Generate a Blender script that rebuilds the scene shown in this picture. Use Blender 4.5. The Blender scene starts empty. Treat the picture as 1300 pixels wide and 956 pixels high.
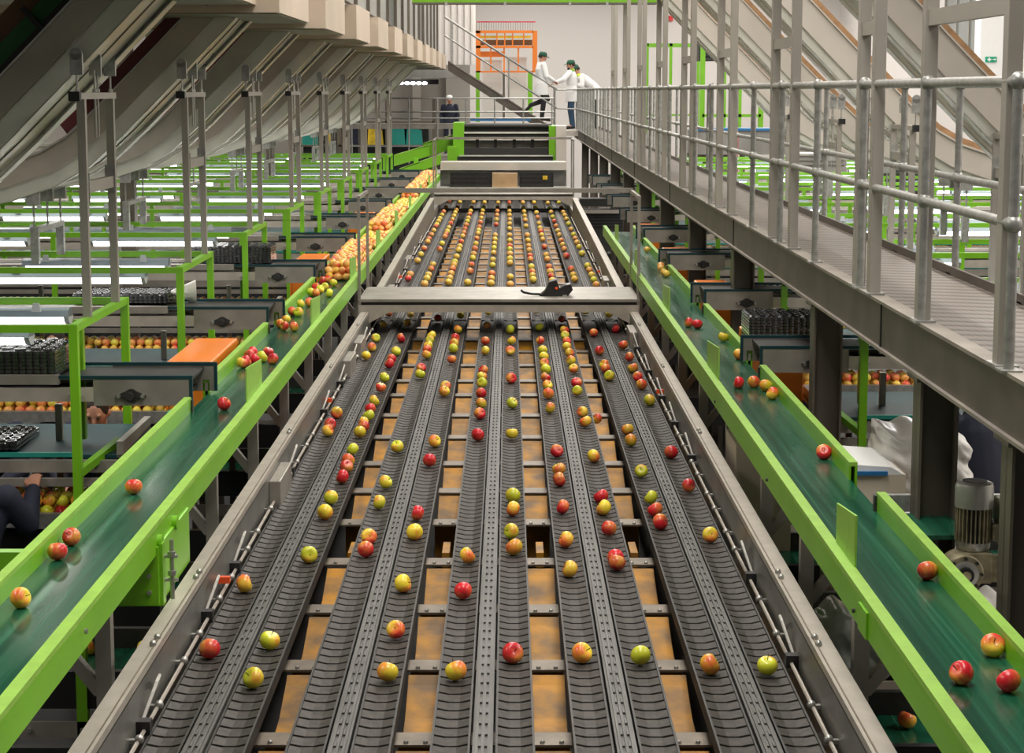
import bpy, bmesh, math, random
from mathutils import Vector, Matrix
random.seed(7)
R = math.radians
H = 4.3                      # camera height above the floor; heights below are written relative to the eye
COL = bpy.context.scene.collection
SC = bpy.context.scene

# ------------------------------------------------------------------ camera maths
F = 2400.0; CX, CY = 645.0, 433.0; TH = math.atan(318/F)
cT, sT = math.cos(TH), math.sin(TH)
def at(px, py, e=None, Y=None):
    """world point (eye-relative height) seen at a photograph pixel, on the height e or at the depth Y"""
    dx, up, f = px-CX, CY-py, F
    d = Vector((dx, f*cT+up*sT, up*cT-f*sT))
    t = (e/d.z) if e is not None else Y/d.y
    return d*t

# ------------------------------------------------------------------ materials
MATS = {}
def mat(name, col, rough=.5, metal=0., var=.12, scale=6., bump=0., stretch=(1,1,1), col2=None, spec=.5, coat=0.):
    m = bpy.data.materials.new(name); m.use_nodes = True
    nt = m.node_tree; N = nt.nodes; L = nt.links
    b = N['Principled BSDF']
    b.inputs['Roughness'].default_value = rough
    b.inputs['Metallic'].default_value = metal
    b.inputs['Specular IOR Level'].default_value = spec
    b.inputs['Coat Weight'].default_value = coat
    tc = N.new('ShaderNodeTexCoord'); mp = N.new('ShaderNodeMapping'); mp.inputs['Scale'].default_value = stretch
    L.new(tc.outputs['Object'], mp.inputs['Vector'])
    nz = N.new('ShaderNodeTexNoise'); nz.inputs['Scale'].default_value = scale; nz.inputs['Detail'].default_value = 5
    L.new(mp.outputs[0], nz.inputs['Vector'])
    rp = N.new('ShaderNodeValToRGB'); rp.color_ramp.elements[0].position = .35; rp.color_ramp.elements[1].position = .68
    c2 = col2 if col2 else tuple(c*(1-var*2) for c in col)
    rp.color_ramp.elements[0].color = (*c2, 1); rp.color_ramp.elements[1].color = (*col, 1)
    L.new(nz.outputs['Fac'], rp.inputs['Fac']); L.new(rp.outputs[0], b.inputs['Base Color'])
    if bump:
        bp = N.new('ShaderNodeBump'); bp.inputs['Strength'].default_value = bump; bp.inputs['Distance'].default_value = .01
        L.new(nz.outputs['Fac'], bp.inputs['Height']); L.new(bp.outputs[0], b.inputs['Normal'])
    MATS[name] = m
    return m
def emis(name, col, s):
    m = bpy.data.materials.new(name); m.use_nodes = True
    b = m.node_tree.nodes['Principled BSDF']
    b.inputs['Base Color'].default_value = (*col, 1)
    b.inputs['Emission Color'].default_value = (*col, 1); b.inputs['Emission Strength'].default_value = s
    MATS[name] = m; return m
M = MATS
mat('green_paint', (.19,.50,.012), .38, var=.06, scale=3)
mat('green_pale', (.30,.56,.07), .5, var=.08, scale=12)
mat('steel', (.36,.33,.29), .45, .35, var=.14, scale=5)
mat('steel_bright', (.50,.49,.46), .3, .7, var=.1, scale=8)
mat('galvanised', (.42,.42,.40), .4, .55, var=.16, scale=22)
mat('aluminium_rail', (.52,.47,.41), .40, .35, var=.08, scale=9)
mat('wall_sheet', (.24,.235,.215), .38, .4, var=.15, scale=4)
mat('chute_sheet', (.43,.39,.33), .42, .3, var=.12, scale=2.2)
mat('chute_sheet_light', (.58,.53,.47), .45, .2, var=.06, scale=2.2)
mat('chute_pan', (.72,.72,.64), .34, .3, var=.1, scale=3)
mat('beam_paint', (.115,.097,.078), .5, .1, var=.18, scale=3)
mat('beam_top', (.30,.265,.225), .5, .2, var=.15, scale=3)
mat('column_paint', (.125,.105,.08), .5, .0, var=.12, scale=2)
mat('post_paint', (.36,.335,.295), .42, .2, var=.05, scale=3)
mat('tan_panel', (.56,.46,.36), .55, .0, var=.06, scale=1.5)
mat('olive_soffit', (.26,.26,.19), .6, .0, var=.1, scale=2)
mat('grey_panel', (.33,.32,.30), .45, .2, var=.15, scale=2, stretch=(1,1,.3))
mat('dark_panel', (.06,.065,.065), .35, .3, var=.2, scale=3)
mat('belt_green', (.008,.13,.02), .5, var=.1)
mat('black', (.012,.012,.013), .5, var=.1)
mat('black_plastic', (.022,.022,.023), .38, var=.2, scale=20)
mat('rubber', (.030,.028,.026), .55, var=.2, scale=25)
mat('band', (.060,.053,.047), .6, .0, spec=.3, var=.22, scale=30, bump=.15)
mat('channel', (.125,.122,.115), .55, .1, var=.2, scale=30, stretch=(1,.08,1))
mat('tray_yellow', (.60,.27,.015), .5, spec=.25, var=.2, scale=6, col2=(.20,.115,.045), bump=.1)
mat('tray_bar', (.25,.205,.155), .5, .3, var=.2, scale=8)
mat('teal', (.004,.050,.055), .6, spec=.3, var=.15, scale=4)
mat('teal_edge', (.008,.045,.055), .55, spec=.3, var=.1, scale=4)
mat('orange_paint', (.86,.22,.015), .33, var=.04, scale=2)
mat('floor', (.03,.029,.028), .55, var=.2, scale=1.2)
mat('white_wall', (.74,.70,.67), .7, var=.015, scale=.4)
mat('grey_wall', (.30,.28,.25), .7, var=.05, scale=.7)
mat('ceiling', (.62,.60,.57), .8, var=.03, scale=.5)
mat('cream', (.62,.54,.44), .6, var=.04, scale=3)
mat('carton', (.55,.36,.19), .7, var=.07, scale=6)
mat('brown_belt', (.42,.235,.11), .6, var=.15, scale=14)
mat('belt_guard_brown', (.17,.085,.035), .6, var=.1, scale=5)
mat('red_belt', (.13,.012,.012), .5, var=.2, scale=6)
mat('red_trim', (.62,.02,.06), .45, var=.05, scale=6)
mat('lamp_reflector', (.36,.44,.50), .35, .2, var=.05, scale=4)
mat('lamp_cap', (.6,.64,.66), .4, var=.05)
emis('lamp_tube', (1.,.98,.95), 10.0)
mat('plastic_bag', (.72,.69,.66), .38, var=.04, scale=7, bump=1., stretch=(1,1,2.2), coat=.3)
mat('clear_sack', (.62,.66,.62), .25, var=.1, scale=14, bump=.6, coat=.3)
mat('motor_silver', (.52,.52,.48), .32, .6, var=.06, scale=10)
mat('motor_beige', (.40,.35,.22), .42, .25, var=.25, scale=16)
mat('skin', (.55,.27,.18), .5, var=.05)
mat('white_coat', (.86,.86,.86), .7, var=.02)
mat('jeans', (.035,.085,.16), .8, var=.2, scale=20)
mat('dark_cloth', (.02,.021,.024), .85, var=.15)
mat('navy_cloth', (.012,.016,.038), .8, var=.2, scale=8)
mat('cap_green', (.015,.10,.055), .7, var=.1)
mat('hivis', (.75,.95,.08), .6, var=.05)
mat('hair_dark', (.03,.02,.014), .7, var=.2, scale=30)
mat('blue_plastic', (.02,.17,.42), .4, var=.05)
mat('green_carton', (.01,.26,.21), .6, var=.05)
mat('red_paint', (.75,.02,.02), .4, var=.05)
mat('red_signal', (.9,.1,.02), .4, var=.02)
mat('sign_green', (.0,.35,.2), .5, var=.01)
mat('sign_white', (.85,.85,.85), .5, var=.01)
mat('yellow_box', (.8,.55,.02), .5, var=.2, scale=6)
mat('cable_grey', (.6,.58,.54), .4, var=.03)
mat('stem', (.06,.035,.015), .8)
def mat_glass():
    m = bpy.data.materials.new('window_glass'); m.use_nodes = True
    b = m.node_tree.nodes['Principled BSDF']
    b.inputs['Base Color'].default_value = (.55,.62,.6,1); b.inputs['Roughness'].default_value = .08
    b.inputs['Transmission Weight'].default_value = .6
    M['glass'] = m
mat_glass()
def mat_belt(name, base, dark, line):
    m = bpy.data.materials.new(name); m.use_nodes = True; nt = m.node_tree; N = nt.nodes; L = nt.links
    b = N['Principled BSDF']; b.inputs['Roughness'].default_value = .22; b.inputs['Specular IOR Level'].default_value = .55
    tc = N.new('ShaderNodeTexCoord')
    mp = N.new('ShaderNodeMapping'); mp.inputs['Scale'].default_value = (55, .35, 1); L.new(tc.outputs['Object'], mp.inputs['Vector'])
    nz = N.new('ShaderNodeTexNoise'); nz.inputs['Scale'].default_value = 1.; nz.inputs['Detail'].default_value = 4; L.new(mp.outputs[0], nz.inputs['Vector'])
    r = N.new('ShaderNodeValToRGB'); e = r.color_ramp.elements
    e[0].position = .36; e[0].color = (*dark,1); e[1].position = .58; e[1].color = (*base,1)
    x = e.new(.73); x.color = (*line,1)
    L.new(nz.outputs['Fac'], r.inputs['Fac']); L.new(r.outputs[0], b.inputs['Base Color'])
    mp2 = N.new('ShaderNodeMapping'); mp2.inputs['Scale'].default_value = (9, .6, 1); L.new(tc.outputs['Object'], mp2.inputs['Vector'])
    n2 = N.new('ShaderNodeTexNoise'); n2.inputs['Scale'].default_value = 1.; L.new(mp2.outputs[0], n2.inputs['Vector'])
    mr = N.new('ShaderNodeMapRange'); mr.inputs['From Min'].default_value = .35; mr.inputs['From Max'].default_value = .65
    mr.inputs['To Min'].default_value = .14; mr.inputs['To Max'].default_value = .34
    L.new(n2.outputs['Fac'], mr.inputs['Value']); L.new(mr.outputs[0], b.inputs['Roughness'])
    M[name] = m
mat_belt('green_belt', (.008,.098,.050), (.004,.060,.032), (.035,.16,.09))
def mat_grating():
    m = bpy.data.materials.new('grating'); m.use_nodes = True; nt = m.node_tree; N = nt.nodes; L = nt.links
    b = N['Principled BSDF']; b.inputs['Roughness'].default_value = .5; b.inputs['Metallic'].default_value = .2
    tc = N.new('ShaderNodeTexCoord'); sp = N.new('ShaderNodeSeparateXYZ'); L.new(tc.outputs['Object'], sp.inputs[0])
    def stripes(sock, freq, lo, hi):
        a = N.new('ShaderNodeMath'); a.operation = 'MULTIPLY'; a.inputs[1].default_value = freq; L.new(sock, a.inputs[0])
        f = N.new('ShaderNodeMath'); f.operation = 'FRACT'; L.new(a.outputs[0], f.inputs[0])
        g = N.new('ShaderNodeMapRange'); g.inputs['From Min'].default_value = lo; g.inputs['From Max'].default_value = hi; L.new(f.outputs[0], g.inputs['Value'])
        return g.outputs[0]
    ad = N.new('ShaderNodeMath'); ad.operation = 'MULTIPLY_ADD'; ad.inputs[1].default_value = .35; L.new(sp.outputs['X'], ad.inputs[0]); L.new(sp.outputs['Y'], ad.inputs[2])
    s1 = stripes(ad.outputs[0], 1/.17, .15, .6); s2 = stripes(sp.outputs['X'], 1/.034, .2, .6)
    mx = N.new('ShaderNodeMath'); mx.operation = 'MULTIPLY_ADD'; mx.inputs[1].default_value = .85; L.new(s1, mx.inputs[0])
    h = N.new('ShaderNodeMath'); h.operation = 'MULTIPLY'; h.inputs[1].default_value = .18; L.new(s2, h.inputs[0]); L.new(h.outputs[0], mx.inputs[2])
    r = N.new('ShaderNodeValToRGB'); r.color_ramp.elements[0].color = (.055,.046,.040,1); r.color_ramp.elements[1].color = (.23,.195,.165,1)
    L.new(mx.outputs[0], r.inputs['Fac']); L.new(r.outputs[0], b.inputs['Base Color'])
    M['grating'] = m
mat_grating()
def mat_apple(name, ground, blush, thr, soft, blush2):
    m = bpy.data.materials.new(name); m.use_nodes = True; nt = m.node_tree; N = nt.nodes; L = nt.links
    b = N['Principled BSDF']; b.inputs['Roughness'].default_value = .3; b.inputs['Coat Weight'].default_value = .15
    tc = N.new('ShaderNodeTexCoord'); oi = N.new('ShaderNodeObjectInfo')
    sp = N.new('ShaderNodeSeparateXYZ'); L.new(tc.outputs['Object'], sp.inputs[0])
    mp = N.new('ShaderNodeMapping'); mp.inputs['Scale'].default_value = (60,60,16); L.new(tc.outputs['Object'], mp.inputs['Vector'])
    nz = N.new('ShaderNodeTexNoise'); nz.inputs['Scale'].default_value = 1.; nz.inputs['Detail'].default_value = 3; L.new(mp.outputs[0], nz.inputs['Vector'])
    n2 = N.new('ShaderNodeTexNoise'); n2.inputs['Scale'].default_value = 22.; L.new(tc.outputs['Object'], n2.inputs['Vector'])
    a = N.new('ShaderNodeMath'); a.operation = 'MULTIPLY'; a.inputs[1].default_value = 11.; L.new(sp.outputs['X'], a.inputs[0])
    c = N.new('ShaderNodeMath'); c.operation = 'MULTIPLY_ADD'; c.inputs[1].default_value = .9; L.new(nz.outputs['Fac'], c.inputs[0]); L.new(a.outputs[0], c.inputs[2])
    d = N.new('ShaderNodeMath'); d.operation = 'MULTIPLY_ADD'; d.inputs[1].default_value = .9; L.new(n2.outputs['Fac'], d.inputs[0]); L.new(c.outputs[0], d.inputs[2])
    g = N.new('ShaderNodeMapRange'); g.inputs['From Min'].default_value = thr-soft; g.inputs['From Max'].default_value = thr+soft; L.new(d.outputs[0], g.inputs['Value'])
    r = N.new('ShaderNodeValToRGB'); e = r.color_ramp.elements
    e[0].position = 0; e[0].color = (*ground,1); e[1].position = 1; e[1].color = (*blush,1); x = e.new(.5); x.color = (*blush2,1)
    L.new(g.outputs[0], r.inputs['Fac'])
    hs = N.new('ShaderNodeHueSaturation'); L.new(r.outputs[0], hs.inputs['Color'])
    mv = N.new('ShaderNodeMapRange'); mv.inputs['To Min'].default_value = .82; mv.inputs['To Max'].default_value = 1.12; L.new(oi.outputs['Random'], mv.inputs['Value']); L.new(mv.outputs[0], hs.inputs['Value'])
    L.new(hs.outputs[0], b.inputs['Base Color'])
    M[name] = m
mat_apple('apple_red', (.85,.50,.06), (.70,.018,.03), .70, .45, (.80,.13,.05))
mat_apple('apple_orange', (.90,.60,.06), (.80,.05,.04), .95, .40, (.92,.28,.05))
mat_apple('apple_yellow', (.90,.68,.05), (.82,.10,.04), 1.10, .35, (.92,.42,.05))
mat_apple('apple_green', (.68,.70,.04), (.80,.18,.04), 1.22, .30, (.85,.62,.05))

# ------------------------------------------------------------------ mesh builder
class MB:
    def __init__(s): s.v = []; s.f = []
    def add(s, vs, fs):
        n = len(s.v); s.v += [tuple(v) for v in vs]; s.f += [tuple(i+n for i in f) for f in fs]; return s
    def box(s, x0,x1,y0,y1,e0,e1):
        return s.add([(x0,y0,e0),(x1,y0,e0),(x1,y1,e0),(x0,y1,e0),(x0,y0,e1),(x1,y0,e1),(x1,y1,e1),(x0,y1,e1)],
                     [(0,3,2,1),(4,5,6,7),(0,1,5,4),(1,2,6,5),(2,3,7,6),(3,0,4,7)])
    def bar(s, p, q, w, h=None, up=(0,0,1)):
        h = h or w; p = Vector(p); q = Vector(q); d = (q-p).normalized(); u = Vector(up)
        if abs(d.dot(u)) > .98: u = Vector((0,1,0))
        r = d.cross(u).normalized(); u = r.cross(d).normalized()
        vs = []
        for c in (p, q):
            for a, b in ((-1,-1),(1,-1),(1,1),(-1,1)): vs.append(c + r*(a*w/2) + u*(b*h/2))
        return s.add(vs, [(0,1,2,3),(7,6,5,4),(0,4,5,1),(1,5,6,2),(2,6,7,3),(3,7,4,0)])
    def tube(s, p, q, r, n=10, r2=None):
        p = Vector(p); q = Vector(q); d = (q-p).normalized(); u = Vector((0,0,1))
        if abs(d.dot(u)) > .98: u = Vector((1,0,0))
        a = d.cross(u).normalized(); b = d.cross(a).normalized(); r2 = r if r2 is None else r2
        vs = []
        for c, rr in ((p, r), (q, r2)):
            for i in range(n):
                t = 2*math.pi*i/n; vs.append(c + a*(rr*math.cos(t)) + b*(rr*math.sin(t)))
        fs = [(i, (i+1)%n, n+(i+1)%n, n+i) for i in range(n)] + [tuple(range(n))[::-1], tuple(range(n, 2*n))]
        return s.add(vs, fs)
    def path(s, pts, r, n=8):
        for a, b in zip(pts, pts[1:]): s.tube(a, b, r, n)
        return s
    def ball(s, c, r, n=10, m=6, sz=1.):
        vs = [(c[0],c[1],c[2]+r*sz)]
        for j in range(1, m):
            t = math.pi*j/m
            for i in range(n):
                p = 2*math.pi*i/n; vs.append((c[0]+r*math.sin(t)*math.cos(p), c[1]+r*math.sin(t)*math.sin(p), c[2]+r*sz*math.cos(t)))
        vs.append((c[0],c[1],c[2]-r*sz)); fs = [(0, 1+i, 1+(i+1)%n) for i in range(n)]
        for j in range(m-2):
            for i in range(n):
                a = 1+j*n+i; b = 1+j*n+(i+1)%n; fs.append((a, a+n, b+n, b))
        L_ = len(vs)-1; o = 1+(m-2)*n
        fs += [(o+i, L_, o+(i+1)%n) for i in range(n)]
        return s.add(vs, fs)
    def prism(s, poly, axis, a0, a1):
        n = len(poly)
        def P(p, a): return {'y': (p[0], a, p[1]), 'x': (a, p[0], p[1]), 'z': (p[0], p[1], a)}[axis]
        vs = [P(p, a0) for p in poly] + [P(p, a1) for p in poly]
        fs = [(i, (i+1)%n, n+(i+1)%n, n+i) for i in range(n)] + [tuple(range(n))[::-1], tuple(range(n, 2*n))]
        return s.add(vs, fs)
    def strip(s, a, b, thick=(0,0,.01)):
        """solid sheet between two polylines"""
        n = len(a); t = Vector(thick)
        vs = [Vector(p) for p in a] + [Vector(p) for p in b]; vs += [v+t for v in vs]
        fs = []
        for i in range(n-1):
            fs += [(i, i+1, n+i+1, n+i), (2*n+i, 3*n+i, 3*n+i+1, 2*n+i+1), (i, 2*n+i, 2*n+i+1, i+1), (n+i, n+i+1, 3*n+i+1, 3*n+i)]
        fs += [(0, n, 3*n, 2*n), (n-1, 3*n-1, 4*n-1, 2*n-1)]
        return s.add(vs, fs)
    def lathe(s, c, prof, n=20):
        vs = []
        for r, z in prof:
            for i in range(n):
                t = 2*math.pi*i/n; vs.append((c[0]+r*math.cos(t), c[1]+r*math.sin(t), c[2]+z))
        fs = []
        for j in range(len(prof)-1):
            for i in range(n):
                fs.append((j*n+i, j*n+(i+1)%n, (j+1)*n+(i+1)%n, (j+1)*n+i))
        m = len(prof)-1
        fs += [tuple(range(n))[::-1], tuple(range(m*n, m*n+n))]
        return s.add(vs, fs)
    def build(s, name, m, parent=None, smooth=False, bevel=0, rot=0):
        me = bpy.data.meshes.new(name)
        org = Vector((0,0,0))
        if parent is None:
            xs, ys, zs = zip(*s.v); org = Vector(((min(xs)+max(xs))/2, (min(ys)+max(ys))/2, min(zs)))
        else:
            org = parent_org(parent)
        me.from_pydata([tuple(Vector(v)-org) for v in s.v], [], s.f)
        bm = bmesh.new(); bm.from_mesh(me); bmesh.ops.recalc_face_normals(bm, faces=bm.faces); bm.to_mesh(me); bm.free()
        me.materials.append(M[m] if isinstance(m, str) else m)
        if smooth:
            me.shade_smooth(); me.set_sharp_from_angle(angle=R(38))
        o = bpy.data.objects.new(name, me); COL.objects.link(o)
        if parent is None: o.location = org + Vector((0,0,H))
        else: o.parent = parent
        ORG[o.name] = org
        if bevel:
            b = o.modifiers.new('bevel', 'BEVEL'); b.width = bevel; b.segments = 2; b.limit_method = 'ANGLE'
        return o
ORG = {}
def parent_org(p): return ORG[p.name]
def thing(name, loc, label=None, cat=None, group=None, kind=None):
    o = bpy.data.objects.new(name, None); COL.objects.link(o)
    o.empty_display_size = .1
    o.location = Vector(loc)+Vector((0,0,H)); ORG[o.name] = Vector(loc)
    return tag(o, label, cat, group, kind)
def tag(o, label=None, cat=None, group=None, kind=None):
    if label: o['label'] = label
    if cat: o['category'] = cat
    if group: o['group'] = group
    if kind: o['kind'] = kind
    return o
def struct(o): o['kind'] = 'structure'; return o
KIDS = {}
def kids(o): return [c for c in o.children]
def copy_tree(o, parent=None, dloc=None, label=None, sx=None):
    c = o.copy(); COL.objects.link(c); c.parent = parent
    if dloc is not None: c.location = o.location + Vector(dloc)
    if label: c['label'] = label
    for ch in o.children: copy_tree(ch, c)
    return c
ORD = ['nearest','second','third','fourth','fifth','sixth','seventh','eighth','ninth','tenth','eleventh','twelfth','thirteenth','fourteenth','fifteenth','sixteenth','seventeenth','eighteenth','nineteenth','twentieth']
def ordn(i): return ORD[i] if i < len(ORD) else None
P_ = 3.55    # pitch of the packing lines

# ================================================================== ROOM
struct(MB().box(-16,16,1,76,-4.5,-4.3).build('floor','floor'))
struct(MB().box(-16,16,1,76,5.2,5.4).build('ceiling','ceiling'))
struct(MB().box(-16,16,75,75.3,-4.3,5.2).build('wall_back','white_wall'))
struct(MB().box(-16.3,-16,1,76,-4.3,5.2).build('wall_left','grey_wall'))
wr = MB().box(13,13.3,1,76,-4.3,5.2)
struct(wr.build('wall_right','white_wall'))
# ribbed white cladding beside the stair head
m = MB(); m.box(-3.6,-.95,56,56.12,.75,3.6)
for i in range(14): m.box(-3.55+i*.19,-3.48+i*.19,55.93,56.0,.75,3.6)
struct(m.build('wall_cladding','white_wall'))
m = MB(); m.box(-9.5,-1.3,60.5,60.7,-2.5,.9); m.box(-3.0,-2.75,59.8,60.4,-4.3,1.4); m.box(-1.95,-1.2,60,60.4,-4.3,.9)
struct(m.build('wall_store_room','grey_wall'))
tag(MB().box(-3.4,-1.3,54.5,55.0,.36,.62).build('panel_box','grey_panel'),'grey panelled duct box under the end of the upper platform','duct')
# windows on the right wall
for i,(y0,y1) in enumerate([(52,56.5),(58,62),(36,40)]):
    w = struct(MB().box(12.93,13.0,y0,y1,.9,3.6).build('window_%d'%(i+1),'dark_panel'))
    g = MB().box(12.9,12.93,y0+.1,y1-.1,1.0,3.5)
    g.build('pane','glass',w)
    b = MB()
    for k in range(4): b.box(12.86,12.92,y0+k*(y1-y0)/3-.04,y0+k*(y1-y0)/3+.04,.9,3.6)
    b.build('window_frame','post_paint',w)

# ================================================================== SORTER
SXC = -.09
S_TOP = -2.30                 # carrier level
def sorter():
    root = thing('fruit_sorter', (SXC, 22, -4.3), 'long grey fruit sorting conveyor with ten apple lanes filling the middle', 'conveyor')
    LX = [SXC+p*.508+s*.115 for p in (-2,-1,0,1,2) for s in (-1,1)]
    # carrier bands, shallow vee ribbed
    for x in LX:
        mb = MB(); y0 = 5.2
        n = 0
        hw = .066
        mb.box(x-hw,x+hw,5.2,41,S_TOP-.035,S_TOP-.018)
        y = 5.2
        while y < 34:
            p = .098
            if not (17.95 < y < 19.0):
                zz = S_TOP
                vs = [(x-hw,y,zz),(x-.02,y+.012,zz-.014),(x+.02,y+.012,zz-.014),(x+hw,y,zz)]
                a = [Vector(v) for v in vs]; b = [v+Vector((0,.078,0)) for v in a]
                mb.strip(a, b, (0,0,-.012))
            y += p
        mb.build('carrier_band','band',root)
        e_ = MB()
        for s in (-1,1):
            e_.box(x+s*hw-.004, x+s*hw+.004, 5.2, 41, S_TOP-.05, S_TOP+.006)
        e_.build('edge_strip','rubber',root)
    # channel between each pair of bands
    for p in (-2,-1,0,1,2):
        x = SXC+p*.508
        mb = MB(); mb.box(x-.036,x+.036,5.2,40.8,S_TOP-.03,S_TOP+.010)
        for s in (-1,0,1): mb.box(x+s*.022-.005,x+s*.022+.005,5.2,40.8,S_TOP+.010,S_TOP+.018)
        y = 5.2
        while y < 30:
            mb.box(x-.016,x-.007,y,y+.05,S_TOP+.010,S_TOP+.017); mb.box(x+.007,x+.016,y,y+.05,S_TOP+.010,S_TOP+.017); y += .12
        mb.build('chain_channel','channel',root)
    # yellow drop trays between the pairs
    ys = [5.9,6.8,7.72,8.6,9.5,10.4,11.25,12.1,13.05,13.95,14.9,15.65,16.55,17.45,18.3]
    while ys[-1] < 33: ys.append(ys[-1]+.9)
    gaps = [(SXC+(k+.5)*.508-.072, SXC+(k+.5)*.508+.072) for k in (-2,-1,0,1)]
    gaps = [(-1.36,-1.295)] + gaps + [(1.115,1.175)]
    cnt = 0; rest = MB()
    for i,(ya,yb) in enumerate(zip(ys, ys[1:])):
        if abs(ya-9.5) < .01: continue       # the black opening
        for (x0,x1) in gaps:
            prof = [(ya+.12,S_TOP-.16),(yb-.03,S_TOP-.085),(yb,S_TOP-.06),(yb,S_TOP-.30),(ya+.12,S_TOP-.30)]
            prof = [(ya+.115,S_TOP-.13),(ya+.15,S_TOP-.20),(ya+.3,S_TOP-.235),(yb-.35,S_TOP-.215),(yb-.12,S_TOP-.15),(yb-.06,S_TOP-.125),(yb-.06,S_TOP-.36),(ya+.115,S_TOP-.36)]
            if cnt < 100:
                t = MB().prism(prof,'x',x0,x1).build('drop_tray','tray_yellow',root); cnt += 1
            else: rest.prism(prof,'x',x0,x1)
    o = rest.build('drop_tray','tray_yellow',root); o['kind'] = 'stuff'
    # cross bars over the trays
    for i,ya in enumerate(ys):
        cb = MB().box(-1.33,1.163,ya-.03,ya+.11,S_TOP-.122,S_TOP-.112).build('cross_bar','tray_bar',root)
        if i < 6:
            for (x0,x1) in gaps[1:5]:
                for f_ in (.25,.75):
                    sc = MB().ball((x0+(x1-x0)*f_, ya-.01, S_TOP-.11), .010, 6, 4).build('screw','steel_bright',cb)
    # deck under everything
    mb = MB(); mb.box(-1.36,1.18,5.2,41,S_TOP-.45,S_TOP-.42); mb.build('under_deck','black',root)
    # side walls and their top rails
    for s, xi, xo in ((-1,-1.335,-1.41),(1,1.165,1.245)):
        for (y0,y1,e0,e1) in ((5.2,18.0,-2.1,-2.1),(19.25,34.2,-2.1,-1.92),):
            a = [(xi,y0,e0),(xi,y1,e1)]; b = [(xo,y0,e0),(xo,y1,e1)]
            MB().strip(a,b,(0,0,-.035)).build('top_rail','aluminium_rail',root)
            mb = MB(); mb.strip([(xi+(-s)*-.0,y0,e0-.03),(xi,y1,e1-.03)],[(xi,y0,-2.62),(xi,y1,-2.62)],(s*.008,0,0)); mb.build('inner_wall','wall_sheet',root)
            mb = MB(); mb.strip([(xo,y0,e0-.03),(xo,y1,e1-.03)],[(xo,y0,-2.62),(xo,y1,-2.62)],(-s*.008,0,0)); mb.build('outer_wall','wall_sheet',root)
        # seam line along the rail
        MB().strip([(xi+s*.012,5.2,-2.098),(xi+s*.012,18.0,-2.098)],[(xi+s*.017,5.2,-2.098),(xi+s*.017,18,-2.098)],(0,0,.002)).build('rail_seam','tray_bar',root)
        # far low wall
        mb = MB(); mb.box(min(xi,xo),max(xi,xo),34.2,41,-2.62,-2.16); mb.build('end_wall','wall_sheet',root)
        # clamp rod with bolts, clips and cables on the inner wall
        rx = xi - s*.028
        MB().tube((rx,5.2,S_TOP+.02),(rx,34,S_TOP+.04),.008,6).build('clamp_rod','aluminium_rail',root)
        y = 5.5; i = 0
        while y < 31:
            MB().ball((rx-s*.006,y,S_TOP+.03),.018,8,5).box(min(xi,rx),max(xi,rx),y-.01,y+.01,S_TOP+.015,S_TOP+.03).build('clamp_bolt','steel_bright',root, smooth=True)
            y += .55 if i%2 else .38; y += .0 if y<18 else .5; i += 1
        if s<0: cy = [6.6,8.05,8.9,11.2,13.3,14.6,15.8,17.0,20.5,22.2,24,26,28]
        else: cy = [7.4,8.7,11.6,12.8,13.9,15.2,16.6,21,23,25,27]
        for y in cy:
            c = MB()
            for d in (0,.03):
                pts = []
                for j in range(8):
                    t = j/7; pts.append((xi - s*(.008+.035*math.sin(math.pi*t)), y+d+.28*t, S_TOP+.03+.12*math.sin(math.pi*t*.9)))
                c.path(pts,.006,6)
            c.build('sensor_cable','cable_grey',root,smooth=True)
            k = MB().box(min(xi-s*.05,xi),max(xi-s*.05,xi),y-.06,y-.01,S_TOP+.005,S_TOP+.055)
            k.build('sensor_block','black_plastic',root)
        for y in ([8.5,13.6,22.8] if s<0 else [14.0,23.5]):
            MB().box(min(xi-s*.053,xi),max(xi-s*.053,xi),y-.02,y+.01,S_TOP+.05,S_TOP+.08).build('sensor_light','red_signal',root)
        for y in ([10.35,15.1,16.2,20.6,24.4] if s<0 else [16.9,21.6]):
            MB().box(min(xi-s*.065,xi),max(xi-s*.065,xi),y,y+.55,S_TOP-.12,S_TOP+.14).build('valve_box','steel',root,bevel=.006)
        for y in (7.0,8.0,11.5,14.3,16.9):
            [MB().ball((xi+s*.02,yy,-2.093),.014,8,5).build('rail_bolt','steel_bright',root,smooth=True) for yy in (y,y+.09)]
    for y in (7,11.5,16,21,26,31,37):
        for x in (-1.37,1.2): MB().box(x-.05,x+.05,y-.05,y+.05,-4.3,-2.6).build('leg','column_paint',root)
    for y in (36.6,): 
        mb = MB(); mb.tube((-1.3,y,S_TOP+.0),(1.12,y,S_TOP+.0),.04,12); mb.build('transfer_roller','rubber',root,smooth=True)
    # half seen actuators in the black opening
    for x0,x1 in gaps[1:5]:
        MB().box(x0+.06,x0+.10,9.95,10.2,S_TOP-.25,S_TOP-.17).build('actuator','tray_yellow',root)
    return LX
LX = sorter()

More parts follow.
